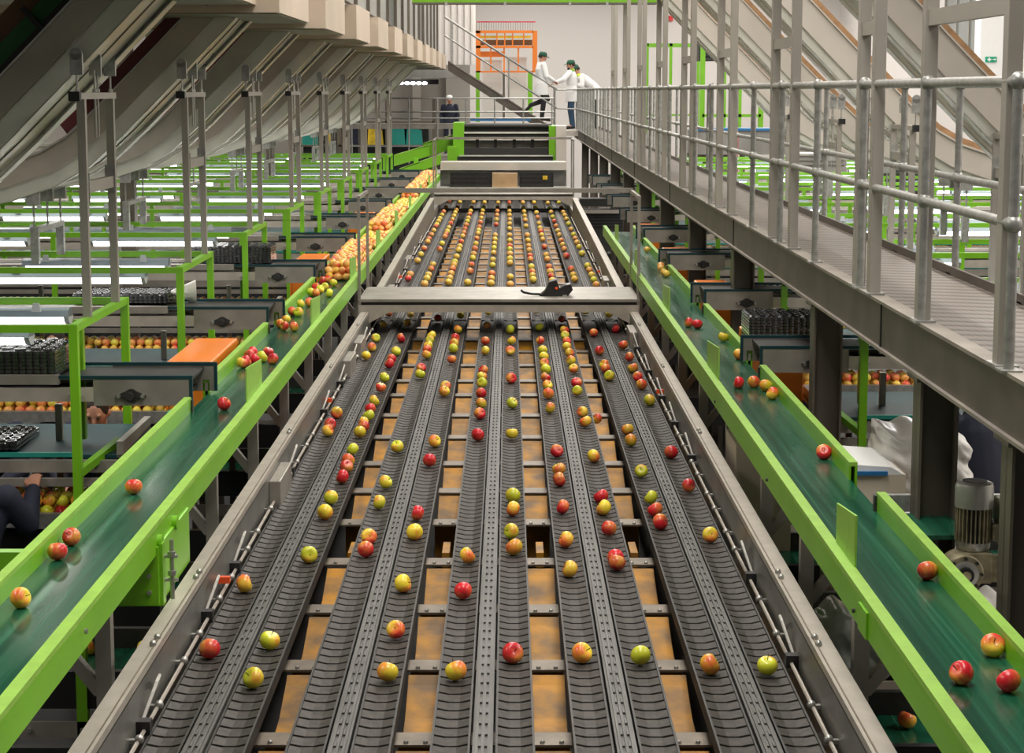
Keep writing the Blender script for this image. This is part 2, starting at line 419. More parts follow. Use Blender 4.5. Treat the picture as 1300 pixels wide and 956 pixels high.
# crossing platform over the sorter and its guard rail
def gantry(y0,y1,etop,ebar,label,cat):
    root = thing('crossing_platform',(SXC,(y0+y1)/2,etop-.2),label,cat)
    xl, xr = -1.435, 1.26
    MB().box(xl-.0,xr,y0,y1,etop-.03,etop).build('deck','steel',root,bevel=.004)
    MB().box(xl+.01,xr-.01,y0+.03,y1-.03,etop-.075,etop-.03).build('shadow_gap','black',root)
    m = MB(); m.prism([(xl,etop-.06),(xr,etop-.06),(xr,etop-.24),(xr-.08,etop-.24),(xr-.30,etop-.125),(xl+.30,etop-.125),(xl+.08,etop-.24),(xl,etop-.24)],'y',y0-.02,y0+.03)
    m.build('front_lip','aluminium_rail',root)
    MB().box(xl,xr,y1-.03,y1,etop-.2,etop-.03).build('rear_lip','steel',root)
    for x in (xl+.01,xr-.01):
        for y in (y0+.02,y1-.02):
            MB().box(x-.014,x+.014,y-.014,y+.014,etop-.25,ebar).build('guard_post','steel',root)
        MB().bar((x,y0,ebar-.01),(x,y1,ebar-.01),.03).build('side_rail','steel',root)
    MB().bar((xl,y1-.02,ebar),(xr,y1-.02,ebar),.035,.045).build('guard_bar','steel',root)
    return root
g = gantry(18.0,19.15,-1.98,-1.0,'grey steel crossing platform with thin guard rail over the middle of the sorter','platform')
g2 = gantry(36.2,37.4,-1.95,-.93,'small far crossing platform with thin rail before the green infeed machine','platform')
# black sensor head lying on the platform
r = thing('camera_clamp',(.40,18.35,-1.98),'black clamp device with red light lying on the grey crossing platform','clamp')
m = MB(); m.prism([(.30,-1.98),(.36,-1.93),(.40,-1.84),(.47,-1.82),(.50,-1.90),(.56,-1.87),(.61,-1.86),(.63,-1.92),(.58,-1.98)],'y',18.25,18.42); m.build('body','black_plastic',r,bevel=.006)
MB().path([(.31,18.3,-1.965),(.22,18.25,-1.955),(.15,18.3,-1.945),(.13,18.33,-1.93)],.012,6).build('handle','black',r,smooth=True)
MB().tube((.47,18.24,-1.90),(.47,18.26,-1.90),.014,8).build('indicator','red_signal',r)
MB().box(.53,.57,18.2,18.3,-1.98,-1.965).build('foot_plate','steel_bright',r)

# ================================================================== GREEN BELT CONVEYORS
def feeder_ys(side): return [10.9+P_*k for k in range(9)] if side < 0 else [12.2+P_*k for k in range(8)]
def belt_conveyor(side):
    if side < 0: xi, xo, y0, y1 = -1.44, -1.87, 4.6, 40.5; lab = 'long green belt conveyor left of the sorter, heaped with apples far down'
    else: xi, xo, y0, y1 = 1.245, 1.665, 4.6, 24.8; lab = 'green belt conveyor right of the sorter carrying a few scattered apples'
    s = -1 if side < 0 else 1
    root = thing('belt_conveyor',((xi+xo)/2,(y0+y1)/2,-4.3),lab,'conveyor')
    MB().box(min(xi,xo)+.03,max(xi,xo)-.03,y0,y1,-1.86,-1.84).build('belt','green_belt',root)
    MB().box(min(xi,xo)+.02,max(xi,xo)-.02,y0,y1,-1.89,-1.87).build('bed_plate','green_paint',root)
    # inner (sorter side) frame
    def rim(x, w, nm, segs):
        for (a,b) in segs:
            m = MB(); m.box(min(x,x+w),max(x,x+w),a,b,-1.775,-1.755); m.build(nm,'green_pale',root)
            m = MB(); e = x if nm=='inner_rim' else x
            m.box(min(x,x+(.012 if w>0 else -.012)),max(x,x+(.012 if w>0 else -.012)),a,b,-1.885,-1.775)
            m.box(min(x+w,x+w-(.01 if w>0 else -.01)),max(x+w,x+w-(.01 if w>0 else -.01)),a,b,-1.84,-1.775)
            m.build('side_skirt','green_paint',root)
    rim(xi, s*.046, 'inner_rim', [(y0,y1)])
    fy = feeder_ys(side)
    if side>0: fy = [8.3]+fy
    # outer rim is broken where each feeder discharges
    segs = []; a = y0
    for y in fy:
        if y > y1: break
        segs.append((a,y-.12)); a = y+.55
    segs.append((a,y1)) if a<y1 else None
    rim(xo, -s*.040, 'outer_rim', segs)
    for y in fy:
        if y > y1: break
        x = xo - s*.02
        MB().box(min(x,x-s*.03),max(x,x-s*.03),y-.14,y-.10,-1.85,-1.77).build('rim_bracket','rubber',root)
    # deflector plates standing on the inner rim
    ds = [(y-.3,y+.35) for y in fy] if side<0 else [(6.85,7.25)]+[(y-.75,y-.1) for y in fy[1:]]
    for (a,b) in ds:
        if b > y1: break
        x = xi + s*.045
        m = MB(); m.prism([(a,-1.86),(b,-1.86),(b,-1.60),(a,-1.56)],'x',x-.004,x+.004); m.build('deflector_plate','green_pale',root)
    # legs with diagonal braces
    y = 7.0
    while y < y1:
        x = xi + s*.10
        MB().box(x-.03,x+.03,y-.03,y+.03,-4.3,-1.95).build('leg','post_paint' ,root)
        m = MB(); m.bar((x+s*.02,y,-2.28),(x+s*.25,y,-1.98),.045); m.box(min(x,xo-s*.05),max(x,xo-s*.05),y-.03,y+.03,-2.0,-1.94); m.build('leg_brace','post_paint',root)
        y += 1.32 if y < 9 else 1.6
    if side < 0:
        MB().box(-1.85,-1.43,7.55,8.3,-2.1,-1.85).build('drive_housing','green_paint',root,bevel=.004)
        for e in (-1.90,-1.97,-2.04):
            MB().tube((-1.47,7.54,e),(-1.47,7.55,e),.009,8).build('housing_bolt','steel_bright',root,smooth=True)
        MB().box(-1.43,-1.415,7.56,7.62,-2.1,-1.84).build('bearing_bracket','green_paint',root)
        m = MB(); m.tube((-1.385,7.6,-2.08),(-1.385,7.6,-1.83),.009,8); m.tube((-1.385,7.6,-1.9),(-1.385,7.6,-1.88),.018,6); m.tube((-1.385,7.6,-1.98),(-1.385,7.6,-1.96),.018,6); m.tube((-1.43,7.6,-1.90),(-1.36,7.6,-1.90),.008,8); m.tube((-1.43,7.6,-2.0),(-1.36,7.6,-2.0),.008,8)
        m.build('tension_screw','steel_bright',root,smooth=True)
        for y in (7.6,7.95): MB().tube((-1.44,y,-1.84),(-1.42,y,-1.84),.03,14).build('roller_lug','green_paint',root,smooth=True)
        MB().tube((-1.43,6.2,-1.81),(-1.42,6.2,-1.81),.01,8).build('frame_bolt','steel_bright',root,smooth=True)
    else:
        for y in (6.6,8.9,11.2): MB().tube((1.235,y,-1.85),(1.245,y,-1.85),.009,8).build('frame_bolt','rubber',root,smooth=True)
        MB().box(1.237,1.245,6.35,6.5,-1.885,-1.79).build('joint_plate','green_paint',root)
    return root
belt_conveyor(-1); belt_conveyor(1)

# ================================================================== PACKING LINES
def line_module(side):
    """prototype pieces for one packing line, built at the first line; returns list of (root, label template, category, group)"""
    s = side
    def X(x): return x if s < 0 else -x-.20
    Y0 = 10.9 if s<0 else 12.2
    def bx(m,x0,x1,*a):
        a0, a1 = X(x0), X(x1); return m.box(min(a0,a1),max(a0,a1),*a)
    out = []
    sd = 'left' if s<0 else 'right'
    XL = -9.5
    # feeder conveyor
    r = thing('feeder_conveyor',(X(-2.6),Y0+.3,-4.3))
    for j,(y,xe) in enumerate(((Y0,-1.86),(Y0+.55,-1.80))):
        m = MB(); bx(m,-2.42,xe,y,y+.012,-1.825,-1.665); m.build('end_plate','steel',r)
        m = MB(); bx(m,-2.72,xe-.0,y-.004,y+.02,-1.668,-1.648) ; bx(m,xe,xe+.018,y-.004,y+.02,-1.825,-1.648); m.build('belt_edge','teal_edge',r)
        m = MB(); bx(m,XL,-2.62,y-.01,y+.03,-1.70,-1.645); m.build('upper_side_rail','steel',r)
        m = MB(); bx(m,XL,-2.42,y-.005,y+.03,-1.80,-1.72); m.build('lower_side_rail','aluminium_rail',r)
    m = MB(); bx(m,XL,-1.86,Y0+.03,Y0+.55,-1.69,-1.675); m.build('conveyor_belt','rubber',r)
    m = MB(); bx(m,XL,-1.9,Y0+.03,Y0+.54,-1.80,-1.78); m.build('return_belt','rubber',r)
    m = MB(); m.tube((X(-2.20),Y0-.012,-1.765),(X(-2.20),Y0+.0,-1.765),.04,16); m.tube((X(-2.20),Y0-.05,-1.765),(X(-2.20),Y0+.0,-1.765),.022,12)
    m.prism([(X(-2.29),-1.765),(X(-2.20),-1.725),(X(-2.11),-1.765),(X(-2.20),-1.805)],'y',Y0-.018,Y0)
    m.build('bearing','rubber' ,r,smooth=True)
    for x in (-2.27,-2.13,-2.5,-2.55): MB().tube((X(x),Y0-.03,-1.765),(X(x),Y0,-1.765),.012,8).build('bearing_bolt','steel_bright',r,smooth=True)
    for x in (-2.75,-4.6,-6.6,-8.6):
        m = MB(); bx(m,x-.02,x+.02,Y0+.5,Y0+.54,-4.3,-1.9); m.build('leg','steel',r)
    out.append((r,'grey feeder conveyor of the %s packing line on the '+sd+', teal belt edges','conveyor','feeder conveyors'))
    # sloped teal bench with apple trough below it
    r = thing('packing_bench',(X(-4),Y0+.5,-4.3))
    m = MB(); p = [(Y0+.12,-2.14),(Y0+.12,-2.16),(Y0+1.0,-2.13),(Y0+1.0,-2.11)]
    a0,a1 = X(XL),X(-2.28); m.prism(p,'x',min(a0,a1),max(a0,a1)); m.build('bench_top','teal',r)
    m = MB(); bx(m,-9.0,-2.55,Y0+.10,Y0+.125,-2.15,-2.125); m.build('bench_edge','green_carton',r)
    m = MB(); bx(m,XL,-2.2,Y0+.06,Y0+.11,-2.235,-2.165); m.build('front_rail','steel',r)
    m = MB(); bx(m,XL,-2.0,Y0+.02,Y0+.06,-2.31,-2.265); m.build('middle_rail','steel',r)
    m = MB(); bx(m,-2.32,-2.28,Y0+.12,Y0+1.,-2.16,-2.06); m.build('bench_end','steel',r)
    for x in (-2.6,-4.6,-6.6,-8.6):
        m = MB(); bx(m,x-.02,x+.02,Y0+.9,Y0+.94,-4.3,-2.15); m.build('leg','column_paint',r)
    out.append((r,'teal packing bench of the %s packing line on the '+sd+', below the feeder','bench','packing benches'))
    r = thing('apple_trough',(X(-4),Y0+.2,-4.3))
    m = MB(); bx(m,XL,-1.95,Y0-.05,Y0+.7,-2.52,-2.50); m.build('trough_belt','rubber',r)
    m = MB(); bx(m,XL,-2.0,Y0-.1,Y0-.05,-2.53,-2.45); m.build('trough_rail','galvanised',r)
    m = MB(); bx(m,XL,-1.6,Y0-.05,Y0+.0,-2.80,-2.56); m.build('trough_apron','black',r)
    for x in (-2.3,-4.6,-6.6,-8.6):
        m = MB(); bx(m,x-.02,x+.02,Y0+.4,Y0+.44,-4.3,-2.52); m.build('leg','column_paint',r)
    out.append((r,'low apple trough of the %s packing line on the '+sd+', under the teal bench','trough','apple troughs'))
    # green lamp frame
    fy0, fy1 = Y0-.15, Y0+1.3
    r = thing('lamp_frame',(X(-4),(fy0+fy1)/2,-4.3))
    for y in (fy0,fy1):
        m = MB(); bx(m,XL-1.5,-2.49,y-.02,y+.02,-1.375,-1.33); m.build('long_bar','green_paint',r)
        m = MB(); bx(m,-2.515,-2.465,y-.025,y+.025,-2.46,-1.33); m.build('post','green_paint',r)
        for x in (-4.3,-6.1,-7.9):
            m = MB(); bx(m,x-.025,x+.025,y-.02,y+.02,-2.2,-1.37); m.build('post','green_paint',r)
    m = MB(); m.bar((X(-2.49),fy0,-1.35),(X(-2.49),fy1,-1.35),.045); m.build('end_bar','green_paint',r)
    m = MB(); bx(m,-2.62,-2.565,fy0+.55,fy0+.605,-2.1,-1.37); m.build('post','green_paint',r)
    m = MB(); m.bar((X(-2.49),fy0,-2.2),(X(-2.35),fy0+.5,-2.1),.045); m.build('brace','green_paint',r)
    out.append((r,'green square-tube frame holding the lamps of the %s packing line on the '+sd,'frame','lamp frames'))
    # hanger frame from the lamp frame up to the chute
    hx = X(-2.49) if s<0 else 3.4; dt = 0. if s<0 else -.28
    r = thing('hanger_frame',(hx,Y0+.65,-1.33))
    ya, yb = Y0+.22, Y0+1.02
    for y,mm in ((ya,'post_paint'),(yb,'post_paint')):
        m = MB(); m.box(hx-.024,hx+.024,y-.024,y+.024,-1.33,-.05+dt); m.build('post',mm,r)
    m = MB(); m.box(hx-.025,hx+.025,ya-.14,yb+.07,-.05+dt,-.012+dt); m.build('head_bar','post_paint',r)
    m = MB(); m.box(hx-.02,hx+.02,ya+.02,yb-.02,-.60,-.53); m.build('tie_bar','post_paint',r)
    MB().box(hx-.03,hx+.03,ya+.02,ya+.035,-.66,-.48).build('tie_plate','galvanised',r); MB().box(hx-.035,hx+.03,yb-.05,yb-.03,-.62,-.46).build('tie_plate','galvanised',r)
    m = MB(); m.box(hx-.035,hx+.03,ya-.18,ya-.13,-.06+dt,-.005+dt); m.build('end_clamp','black',r)
    for y in (ya-.1,(ya+yb)/2-.03,(ya+yb)/2+.05,yb+.02):
        lo = -.05 if y in (ya-.1,yb+.02) else -.28
        m = MB(); m.tube((hx,y,lo+dt),(hx,y,.12+dt),.007,6); m.tube((hx,y,-.01+dt),(hx,y,.01+dt),.014,6); m.build('threaded_rod','steel_bright',r,smooth=True)
    for y in (ya-.1,(ya+yb)/2,yb+.02):
        m = MB(); m.box(hx-.036,hx+.036,y-.014,y+.014,.09+dt,.21+dt); m.tube((hx,y-.014,.21+dt),(hx,y+.014,.21+dt),.036,14); m.build('clamp_head','galvanised',r,smooth=True)
    out.append((r,'grey two-post hanger frame under the %s gooseneck chute on the '+sd,'hanger','hanger frames'))
    return out

mods = {}
for s in (-1,1):
    out = line_module(s)
    mods[s] = out
    n = 9 if s<0 else 8
    for (r,lab,cat,grp) in out:
        tag(r, lab%ordn(0), cat, grp+(' on the left' if s<0 else ' on the right'))
        for k in range(1,4 if (s>0 and cat=='hanger') else n):
            copy_tree(r, None, (0,P_*k,0), lab%ordn(k))

# gooseneck chutes
def chute(side, Y0, k0):
    s = side
    sh = 0. if s<0 else .28
    def X(x): return x+.06 if s<0 else -x+.32
    prof = [(-6.6,-1.02),(-5.2,-1.00),(-4.5,-.955),(-3.93,-.86),(-3.57,-.74),(-3.30,-.585),(-3.02,-.33),(-2.6,.09),(-2.1,.60)]
    if s > 0: prof = [(a, b+.0) for a,b in prof]+[(-1.0,1.72),(.2,2.95)]
    def off(d):
        pts = []
        for i,(x,z) in enumerate(prof):
            a = Vector(prof[max(i-1,0)]); b = Vector(prof[min(i+1,len(prof)-1)]); t = (b-a).normalized(); n = Vector((-t.y,t.x))
            p = Vector((x,z))+n*d; pts.append((X(p.x),p.y))
        return pts
    hh_ = .28
    lo, mid, hi, top = off(0), off(.12 if s<0 else .08), off(hh_), off(hh_+.07)
    W = 1.0 if s<0 else .62
    sheet = 'chute_sheet' if s<0 else 'chute_sheet_light'
    r = thing('gooseneck_chute',(X(-4),Y0+W/2,-1.1))
    for y in (Y0, Y0+W):
        m = MB(); m.strip([(p[0],y,p[1]) for p in mid],[(p[0],y,p[1]) for p in hi],(0,.015,0)); m.build('side_panel',sheet,r)
        m = MB(); yy = y+.03 if y==Y0 else y-.03
        m.strip([(p[0],yy,p[1]) for p in lo],[(p[0],yy,p[1]) for p in mid],(0,.012,0))
        dy = .14 if y==Y0 else -.14
        m.strip([(p[0],yy,p[1]) for p in lo],[(p[0],yy+dy,p[1]) for p in lo],(0,0,.01)); m.build('lower_flange','chute_pan',r)
        m = MB(); m.strip([(p[0],y-.02,p[1]) for p in hi],[(p[0],y+.035,p[1]) for p in hi],(0,0,.018)); m.build('top_lip','steel_bright' if s<0 else 'chute_sheet_light',r)
    pan = off(.03); m = MB(); m.strip([(p[0],Y0+.12,p[1]) for p in pan],[(p[0],Y0+W-.12,p[1]) for p in pan],(0,0,.012)); m.build('bottom_pan','chute_pan',r)
    yc = Y0+W/2; m = MB(); m.strip([(p[0],yc-.012,p[1]-.008) for p in pan],[(p[0],yc+.012,p[1]-.008) for p in pan],(0,0,.006)); m.build('pan_seam','column_paint',r)
    return r, off, hi, W, X
def chute_dress(r, k, Y0, off, hi, W, X, side):
    h0 = .28
    def band(nm, d0, d1, m_, i0=5, i1=None, y0=.12, th=.3, taper=0):
        A_ = off(h0+d0)[i0:i1]; B_ = off(h0+d1)[i0:i1]
        m = MB(); m.strip([(p[0],Y0+y0,p[1]) for p in A_],[(p[0],Y0+y0,p[1]) for p in B_],(0,th,0)); return m.build(nm,m_,r)
    if side < 0 and k == 0:
        band('belt',.0,.07,'black'); band('belt_side',.06,.17,'belt_green',y0=.16); band('guard_strip',.17,.30,'belt_guard_brown',y0=.25)
        o1, o2 = off(h0+.02), off(h0+.2)
        for t in (.15,.6):
            p = Vector(o1[5]).lerp(Vector(o1[8]),t); q = Vector(o2[5]).lerp(Vector(o2[8]),t)
            MB().bar((p.x,Y0+.11,p.y),(q.x,Y0+.11,q.y),.03,.03).build('flight','black',r)
    elif side < 0 and k == 1:
        band('belt',.0,.12,'red_belt')
    elif side < 0 and k in (2,4):
        band('belt_trim',.0,.03,'red_trim',y0=.08); band('belt_cover',.03,.13,'black' if k==2 else 'belt_guard_brown',y0=.12)
    elif side < 0: band('belt',.0,.02,'rubber')
    else: band('belt',.0,.075,'brown_belt',3)
for s, Y0, n in ((-1,11.1,10),(1,13.2,4)):
    sd = 'left' if s<0 else 'right'
    look = {(-1,0):'with green belt and brown guard strip',(-1,1):'with dark red belt on top',(-1,2):'with black cover and red trim',(-1,4):'with red trimmed belt'}
    for k in range(n):
        if k == 0:
            r, top, hi, W, X = chute(s, Y0, 0); base = copy_tree(r)      # plain copy kept as the pattern for the others
            rr = r
        else:
            rr = base if k == n-1 else copy_tree(base, None, (0,P_*k,0))
            if k == n-1: rr.location = base.location + Vector((0,P_*k,0))
        lab = '%s gooseneck chute on the %s, grey sheet sides %s' % (ordn(k), sd, look.get((s,k), 'and pan' if s<0 else 'carrying a brown belt'))
        tag(rr, lab, 'chute', 'gooseneck chutes on the '+sd)
        ORG[rr.name] = ORG[r.name]
        chute_dress(rr, k, Y0, top, hi, W, X, s)
        # bracket on rods beneath
        bx_ = X(-3.75) ; ORG[rr.name] = ORG[r.name]
        m = MB(); m.box(bx_-.03,bx_+.03,Y0+.05,Y0+.95,-1.10,-1.06); m.build('cradle_bar','galvanised',rr)
        for y in (Y0+.08,Y0+.92):
            m = MB(); m.box(bx_-.03,bx_+.03,y-.03,y+.03,-1.34,-1.10); m.build('cradle_foot','galvanised',rr)
        for y in (Y0+.06,Y0+.5,Y0+.94):
            m = MB(); m.tube((bx_,y,-1.06),(bx_,y,-.86),.008,6); m.box(bx_-.05,bx_+.05,y-.02,y+.02,-.88,-.78); m.build('cradle_rod','galvanised',rr)

# lamps ------------------------------------------------------------
def lamp_proto(x0, y, e):
    r = thing('tube_lamp',(x0-.6,y,e-.09))
    L_ = 1.2
    prof = [(y-.075,e-.055),(y-.06,e-.015),(y-.025,e),(y+.025,e),(y+.06,e-.015),(y+.075,e-.055)]
    MB().prism(prof,'x',x0-L_,x0).build('reflector','lamp_reflector',r,smooth=True)
    m = MB(); n=10
    pr = [(y+.065*math.cos(math.pi*(1+i/8)), e-.055+.052*math.sin(math.pi*(1+i/8))) for i in range(9)]
    m.prism(pr,'x',x0-L_+.03,x0-.03); m.build('diffuser','lamp_tube',r,smooth=True)
    for x in (x0,x0-L_+.03):
        m = MB(); m.prism([(a, b-.001) for a,b in prof]+pr[::-1][1:-1],'x',x-.03,x); m.build('end_cap','lamp_cap',r)
    for x in (x0-.2,x0-L_+.2):
        m = MB(); m.prism([(x-.03,e-.02),(x+.03,e-.02),(x+.018,e+.035),(x-.018,e+.035)],'y',y-.085,y-.07); m.build('clip','lamp_cap',r)
    return r
lp = None
for s in (-1,1):
    Y0 = 10.9 if s<0 else 12.2; n = 9 if s<0 else 8; sd = 'left' if s<0 else 'right'
    for k in range(n):
        for row,(dy,rn) in enumerate(((.12,'front'),(1.12,'rear'))):
            for j in range(5):
                x0 = -2.8-1.8*j; y = Y0+P_*k+dy
                xw = x0 if s<0 else -x0-.20
                if abs(xw) > 645/2400*y+.05: continue
                lab = 'fluorescent lamp, %s packing line on the %s, %s row, %s from the aisle' % (ordn(k), sd, rn, ORD[j] if j else 'first')
                if lp is None:
                    lp = lamp_proto(x0,y,-1.375); o = lp; lp0 = Vector(lp.location); X00, Y00 = x0, y
                    o['label'] = lab
                else:
                    xx = x0 if s<0 else (-x0-.20+1.2)
                    o = copy_tree(lp, None, None, lab); o.location = lp0 + Vector((xx-X00, y-Y00, 0))
                tag(o, lab, 'lamp', 'fluorescent lamps on the '+sd)

# orange boxes ------------------------------------------------------
def orange_box(side, y, label):
    def X(x): return x if side<0 else -x-.2
    x0, x1 = sorted((X(-2.24),X(-1.94)))
    r = thing('cabinet',((x0+x1)/2,y+.6,-4.3),label,'cabinet','orange cabinets')
    MB().box(x0,x1,y,y+1.25,-2.5,-1.76).build('body','orange_paint',r,bevel=.012)
    MB().box(x0+.022,x0+.026,y-.003,y,-2.5,-1.77).build('door_seam','rubber',r)
    for x in (x0+.04,x1-.04):
        for yy in (y+.08,y+1.15): MB().box(x-.02,x+.02,yy-.02,yy+.02,-4.3,-2.5).build('leg','column_paint',r)
for i,y in enumerate((12.2,19.3,26.4,33.5)):
    orange_box(-1,y,['orange metal cabinet nearest the camera, left of the green belt','orange metal cabinet beside the left belt, second from the front','small orange cabinet beside the heaped apples, third from the front','far orange cabinet at the head of the left green belt'][i])
for i,y in enumerate((12.9,16.4,20.1,24.0)):
    orange_box(1,y,['orange cabinet nearest the camera right of the right green belt','orange cabinet under the walkway, second from the front','orange cabinet under the walkway, third from the front','farthest small orange cabinet under the walkway'][i])

# stacks of moulded black fruit trays --------------------------------
def tray_stack(x, y, e, n, w, d, label, turn=0, dirty=False):
    r = thing('fruit_tray_stack',(x,y,e),None,None)
    tag(r,label,'tray stack','stacks of black fruit trays')
    for k in range(n):
        m = MB(); z = e + k*.022
        m.box(x-w/2,x+w/2,y-d/2,y+d/2,z,z+.016)
        nx, ny = int(w/.075), int(d/.085)
        top = (k==n-1)
        for i in range(nx):
            for j in range(ny):
                cx = x-w/2+(i+.5)*w/nx; cy = y-d/2+(j+.5)*d/ny + (.02 if i%2 else -.02)
                if top:
                    # raised ring round each cup
                    ring = []; 
                    for rr,zz in ((.036,z+.016),(.034,z+.030),(.028,z+.030),(.022,z+.017)): ring.append((rr,zz))
                    vs = []; N_=8
                    for rr,zz in ring:
                        for q in range(N_): t=2*math.pi*q/N_; vs.append((cx+rr*math.cos(t),cy+rr*math.sin(t),zz))
                    fs=[]
                    for a in range(3):
                        for q in range(N_): fs.append((a*N_+q,a*N_+(q+1)%N_,(a+1)*N_+(q+1)%N_,(a+1)*N_+q))
                    m.add(vs,fs)
        # scalloped rim
        for i in range(nx*2):
            cx = x-w/2+(i+.5)*w/(nx*2); m.tube((cx,y-d/2-.004,z),(cx,y-d/2-.004,z+.018),w/(nx*4.6),6)
        m.build('fruit_tray','black_tray',r)
    return r
mat('black_tray',(.035,.036,.038),.25,var=.2,scale=20,coat=.4)
tray_stack(-2.86,11.2,-1.66,7,.42,.5,'tall stack of black moulded fruit trays on the nearest left feeder, behind the green post')
tray_stack(-3.02-.32,11.15,-1.655,4,.44,.5,'lower stack of black fruit trays at the left frame edge on the nearest feeder')
tray_stack(-3.05,15.0,-1.655,3,.75,.45,'flat stack of black fruit trays on the second left feeder beside a paper cone')
tray_stack(-2.7,18.5,-1.655,7,.8,.45,'dark tray stack on the third left feeder conveyor')
tray_stack(1.98,13.45,-1.755,8,.56,.45,'tall stack of black moulded trays above an orange cabinet under the walkway')
tray_stack(-3.2,11.35,-2.12,2,.55,.55,'black fruit trays lying on the nearest teal bench at the left edge')
tray_stack(-1.75,7.3,-2.95,2,.62,.5,'black cup trays low under the left green belt at the photo bottom')
# paper cone
r = MB(); r.tube((-2.72,15.0,-1.60),(-2.50,15.05,-1.60),.005,12,.10); tag(r.build('paper_cone','plastic_bag',None,smooth=True),'white paper cone lying on the second left feeder conveyor','paper cone')
# green carton, teal box
tag(MB().prism([(-2.25,-2.16),(-1.98,-2.16),(-1.93,-2.03),(-2.22,-2.07)],'y',12.1,12.4).build('carton','green_carton'),'small teal carton below the nearest orange cabinet on the left','carton')

# cross conveyors beneath the sorter exits -----------------------------
def cross_belt(xa,xb,y,e,label,grp):
    r = thing('cross_conveyor',((xa+xb)/2,y+.2,-4.3),label,'conveyor',grp)
    MB().box(xa,xb,y+.02,y+.42,e-.02,e).build('belt','green_belt',r)
    MB().box(xa,xb,y-.02,y+.02,e-.16,e+.02).build('front_apron','black',r)
    MB().box(xa,xb,y+.42,y+.46,e-.10,e+.10).build('rear_rail','rubber',r)
    MB().box(xa,xb,y-.03,y-.02,e-.30,e-.22).build('lower_channel','cream' if xa>0 else 'steel',r)
    m = MB(); x = min(xa,xb)+.15
    while x < max(xa,xb): m.tube((x,y-.04,e-.26),(x,y-.03,e-.26),.012,8); x += .25
    m.build('channel_bolt','steel_bright',r,smooth=True)
    for x in (xa+.1,xb-.1): MB().box(x-.03,x+.03,y+.1,y+.16,-4.3,e-.02).build('leg','column_paint',r)
    return r
for i,y in enumerate((7.3,8.9,10.2)):
    cross_belt(1.3,3.6,y,-2.62,'low black edged cross conveyor under the right green belt, %s the photo bottom'%['nearest','second from','third from'][i],'cross conveyors right')
for i,y in enumerate((6.9,8.6,9.9,13.3,16.8)):
    cross_belt(-3.4,-1.45,y,-2.72,'low cross conveyor under the left green belt, %s from the photo bottom'%['first','second','third','fourth','fifth'][i],'cross conveyors left')

r = thing('support_beam',(-2.5,8.6,-4.3),'bright green support beam at the left photo edge behind the green belt','beam')
MB().box(-3.2,-1.9,8.55,8.62,-2.20,-2.12).build('beam','green_paint',r)
MB().box(-3.2,-1.9,8.57,8.62,-2.26,-2.21).build('lower_strip','green_paint',r)
for x in (-3.15,-2.0): MB().box(x-.025,x+.025,8.57,8.62,-4.3,-2.2).build('leg','green_paint',r)
